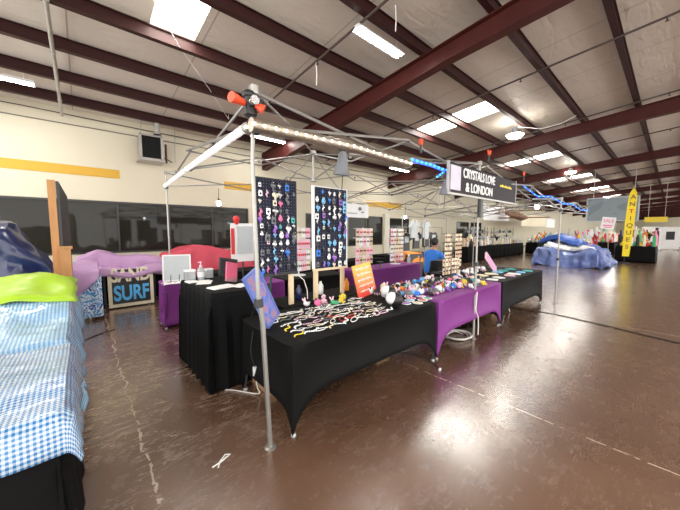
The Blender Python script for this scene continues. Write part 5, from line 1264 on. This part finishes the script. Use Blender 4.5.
def bystander(x, y, lb, shirt, s=1.0):
    t = thing('person', lb, 'person', (x, y, 0))
    P = [(x, y, .92, .14, .11), (x, y, 1.15, .13, .10), (x, y, 1.38, .15, .10), (x, y, 1.50, .06), (x, y, 1.56, .05), (x, y-.2, 1.40, .055), (x+.02, y-.25, 1.12, .042), (x-.05, y-.25, .88, .032), (x, y+.2, 1.40, .055), (x+.02, y+.25, 1.12, .042), (x-.05, y+.25, .88, .032)]
    skin_body('body', [(x, y, .92, .13, .10), (x, y, 1.2, .12, .09), (x, y, 1.42, .13, .08), (x, y, 1.5, .055), (x, y, 1.57, .055), (x, y-.19, 1.40, .045), (x+.02, y-.24, 1.12, .038), (x-.06, y-.24, .86, .030), (x, y+.19, 1.40, .045), (x+.02, y+.24, 1.12, .038), (x-.06, y+.24, .86, .030), (x, y-.1, .86, .085), (x, y-.11, .48, .06), (x, y-.11, .08, .042), (x-.12, y-.11, .04, .035), (x, y+.1, .86, .085), (x, y+.11, .48, .06), (x, y+.11, .08, .042), (x-.12, y+.11, .04, .035)],
       [(0, 1), (1, 2), (2, 3), (3, 4), (2, 5), (5, 6), (6, 7), (2, 8), (8, 9), (9, 10), (0, 11), (11, 12), (12, 13), (13, 14), (0, 15), (15, 16), (16, 17), (17, 18)], 0, 'skin', t)
    skin_body('shirt', [(x, y, .92, .145, .115), (x, y, 1.2, .135, .105), (x, y, 1.42, .145, .095), (x, y-.19, 1.40, .06), (x, y-.22, 1.25, .055), (x, y+.19, 1.40, .06), (x, y+.22, 1.25, .055)], [(0, 1), (1, 2), (2, 3), (3, 4), (2, 5), (5, 6)], 0, shirt, t)
    skin_body('trousers', [(x, y, .92, .14, .11), (x, y-.1, .84, .10), (x, y-.11, .48, .075), (x, y-.11, .1, .06), (x, y+.1, .84, .10), (x, y+.11, .48, .075), (x, y+.11, .1, .06)], [(0, 1), (1, 2), (2, 3), (0, 4), (4, 5), (5, 6)], 0, 'wdark', t)
    m = MB(); m.ball((x, y, 1.68), .10, 14, sq=(.95, .8, 1.15)); m.ball((x-.1, y, 1.67), .016, 6); obj('head', m, 'skin', t)
    m = MB(); m.ball((x+.02, y, 1.705), .107, 14, sq=(.95, .85, 1.0)); obj('hair', m, 'hair', t)
bystander(40.5, -.25, 'distant person in white shirt standing at the far right end of the hall', 'white')

# ------------------------------------------------------------------ fill from the open end of the hall: plain sky light
wd = bpy.data.worlds.new('world'); S.world = wd; wd.use_nodes = True
bg = wd.node_tree.nodes['Background']; bg.inputs[0].default_value = (1.0, .97, .93, 1); bg.inputs[1].default_value = 2.0
S.view_settings.exposure = .9
bpy.context.view_layer.update()
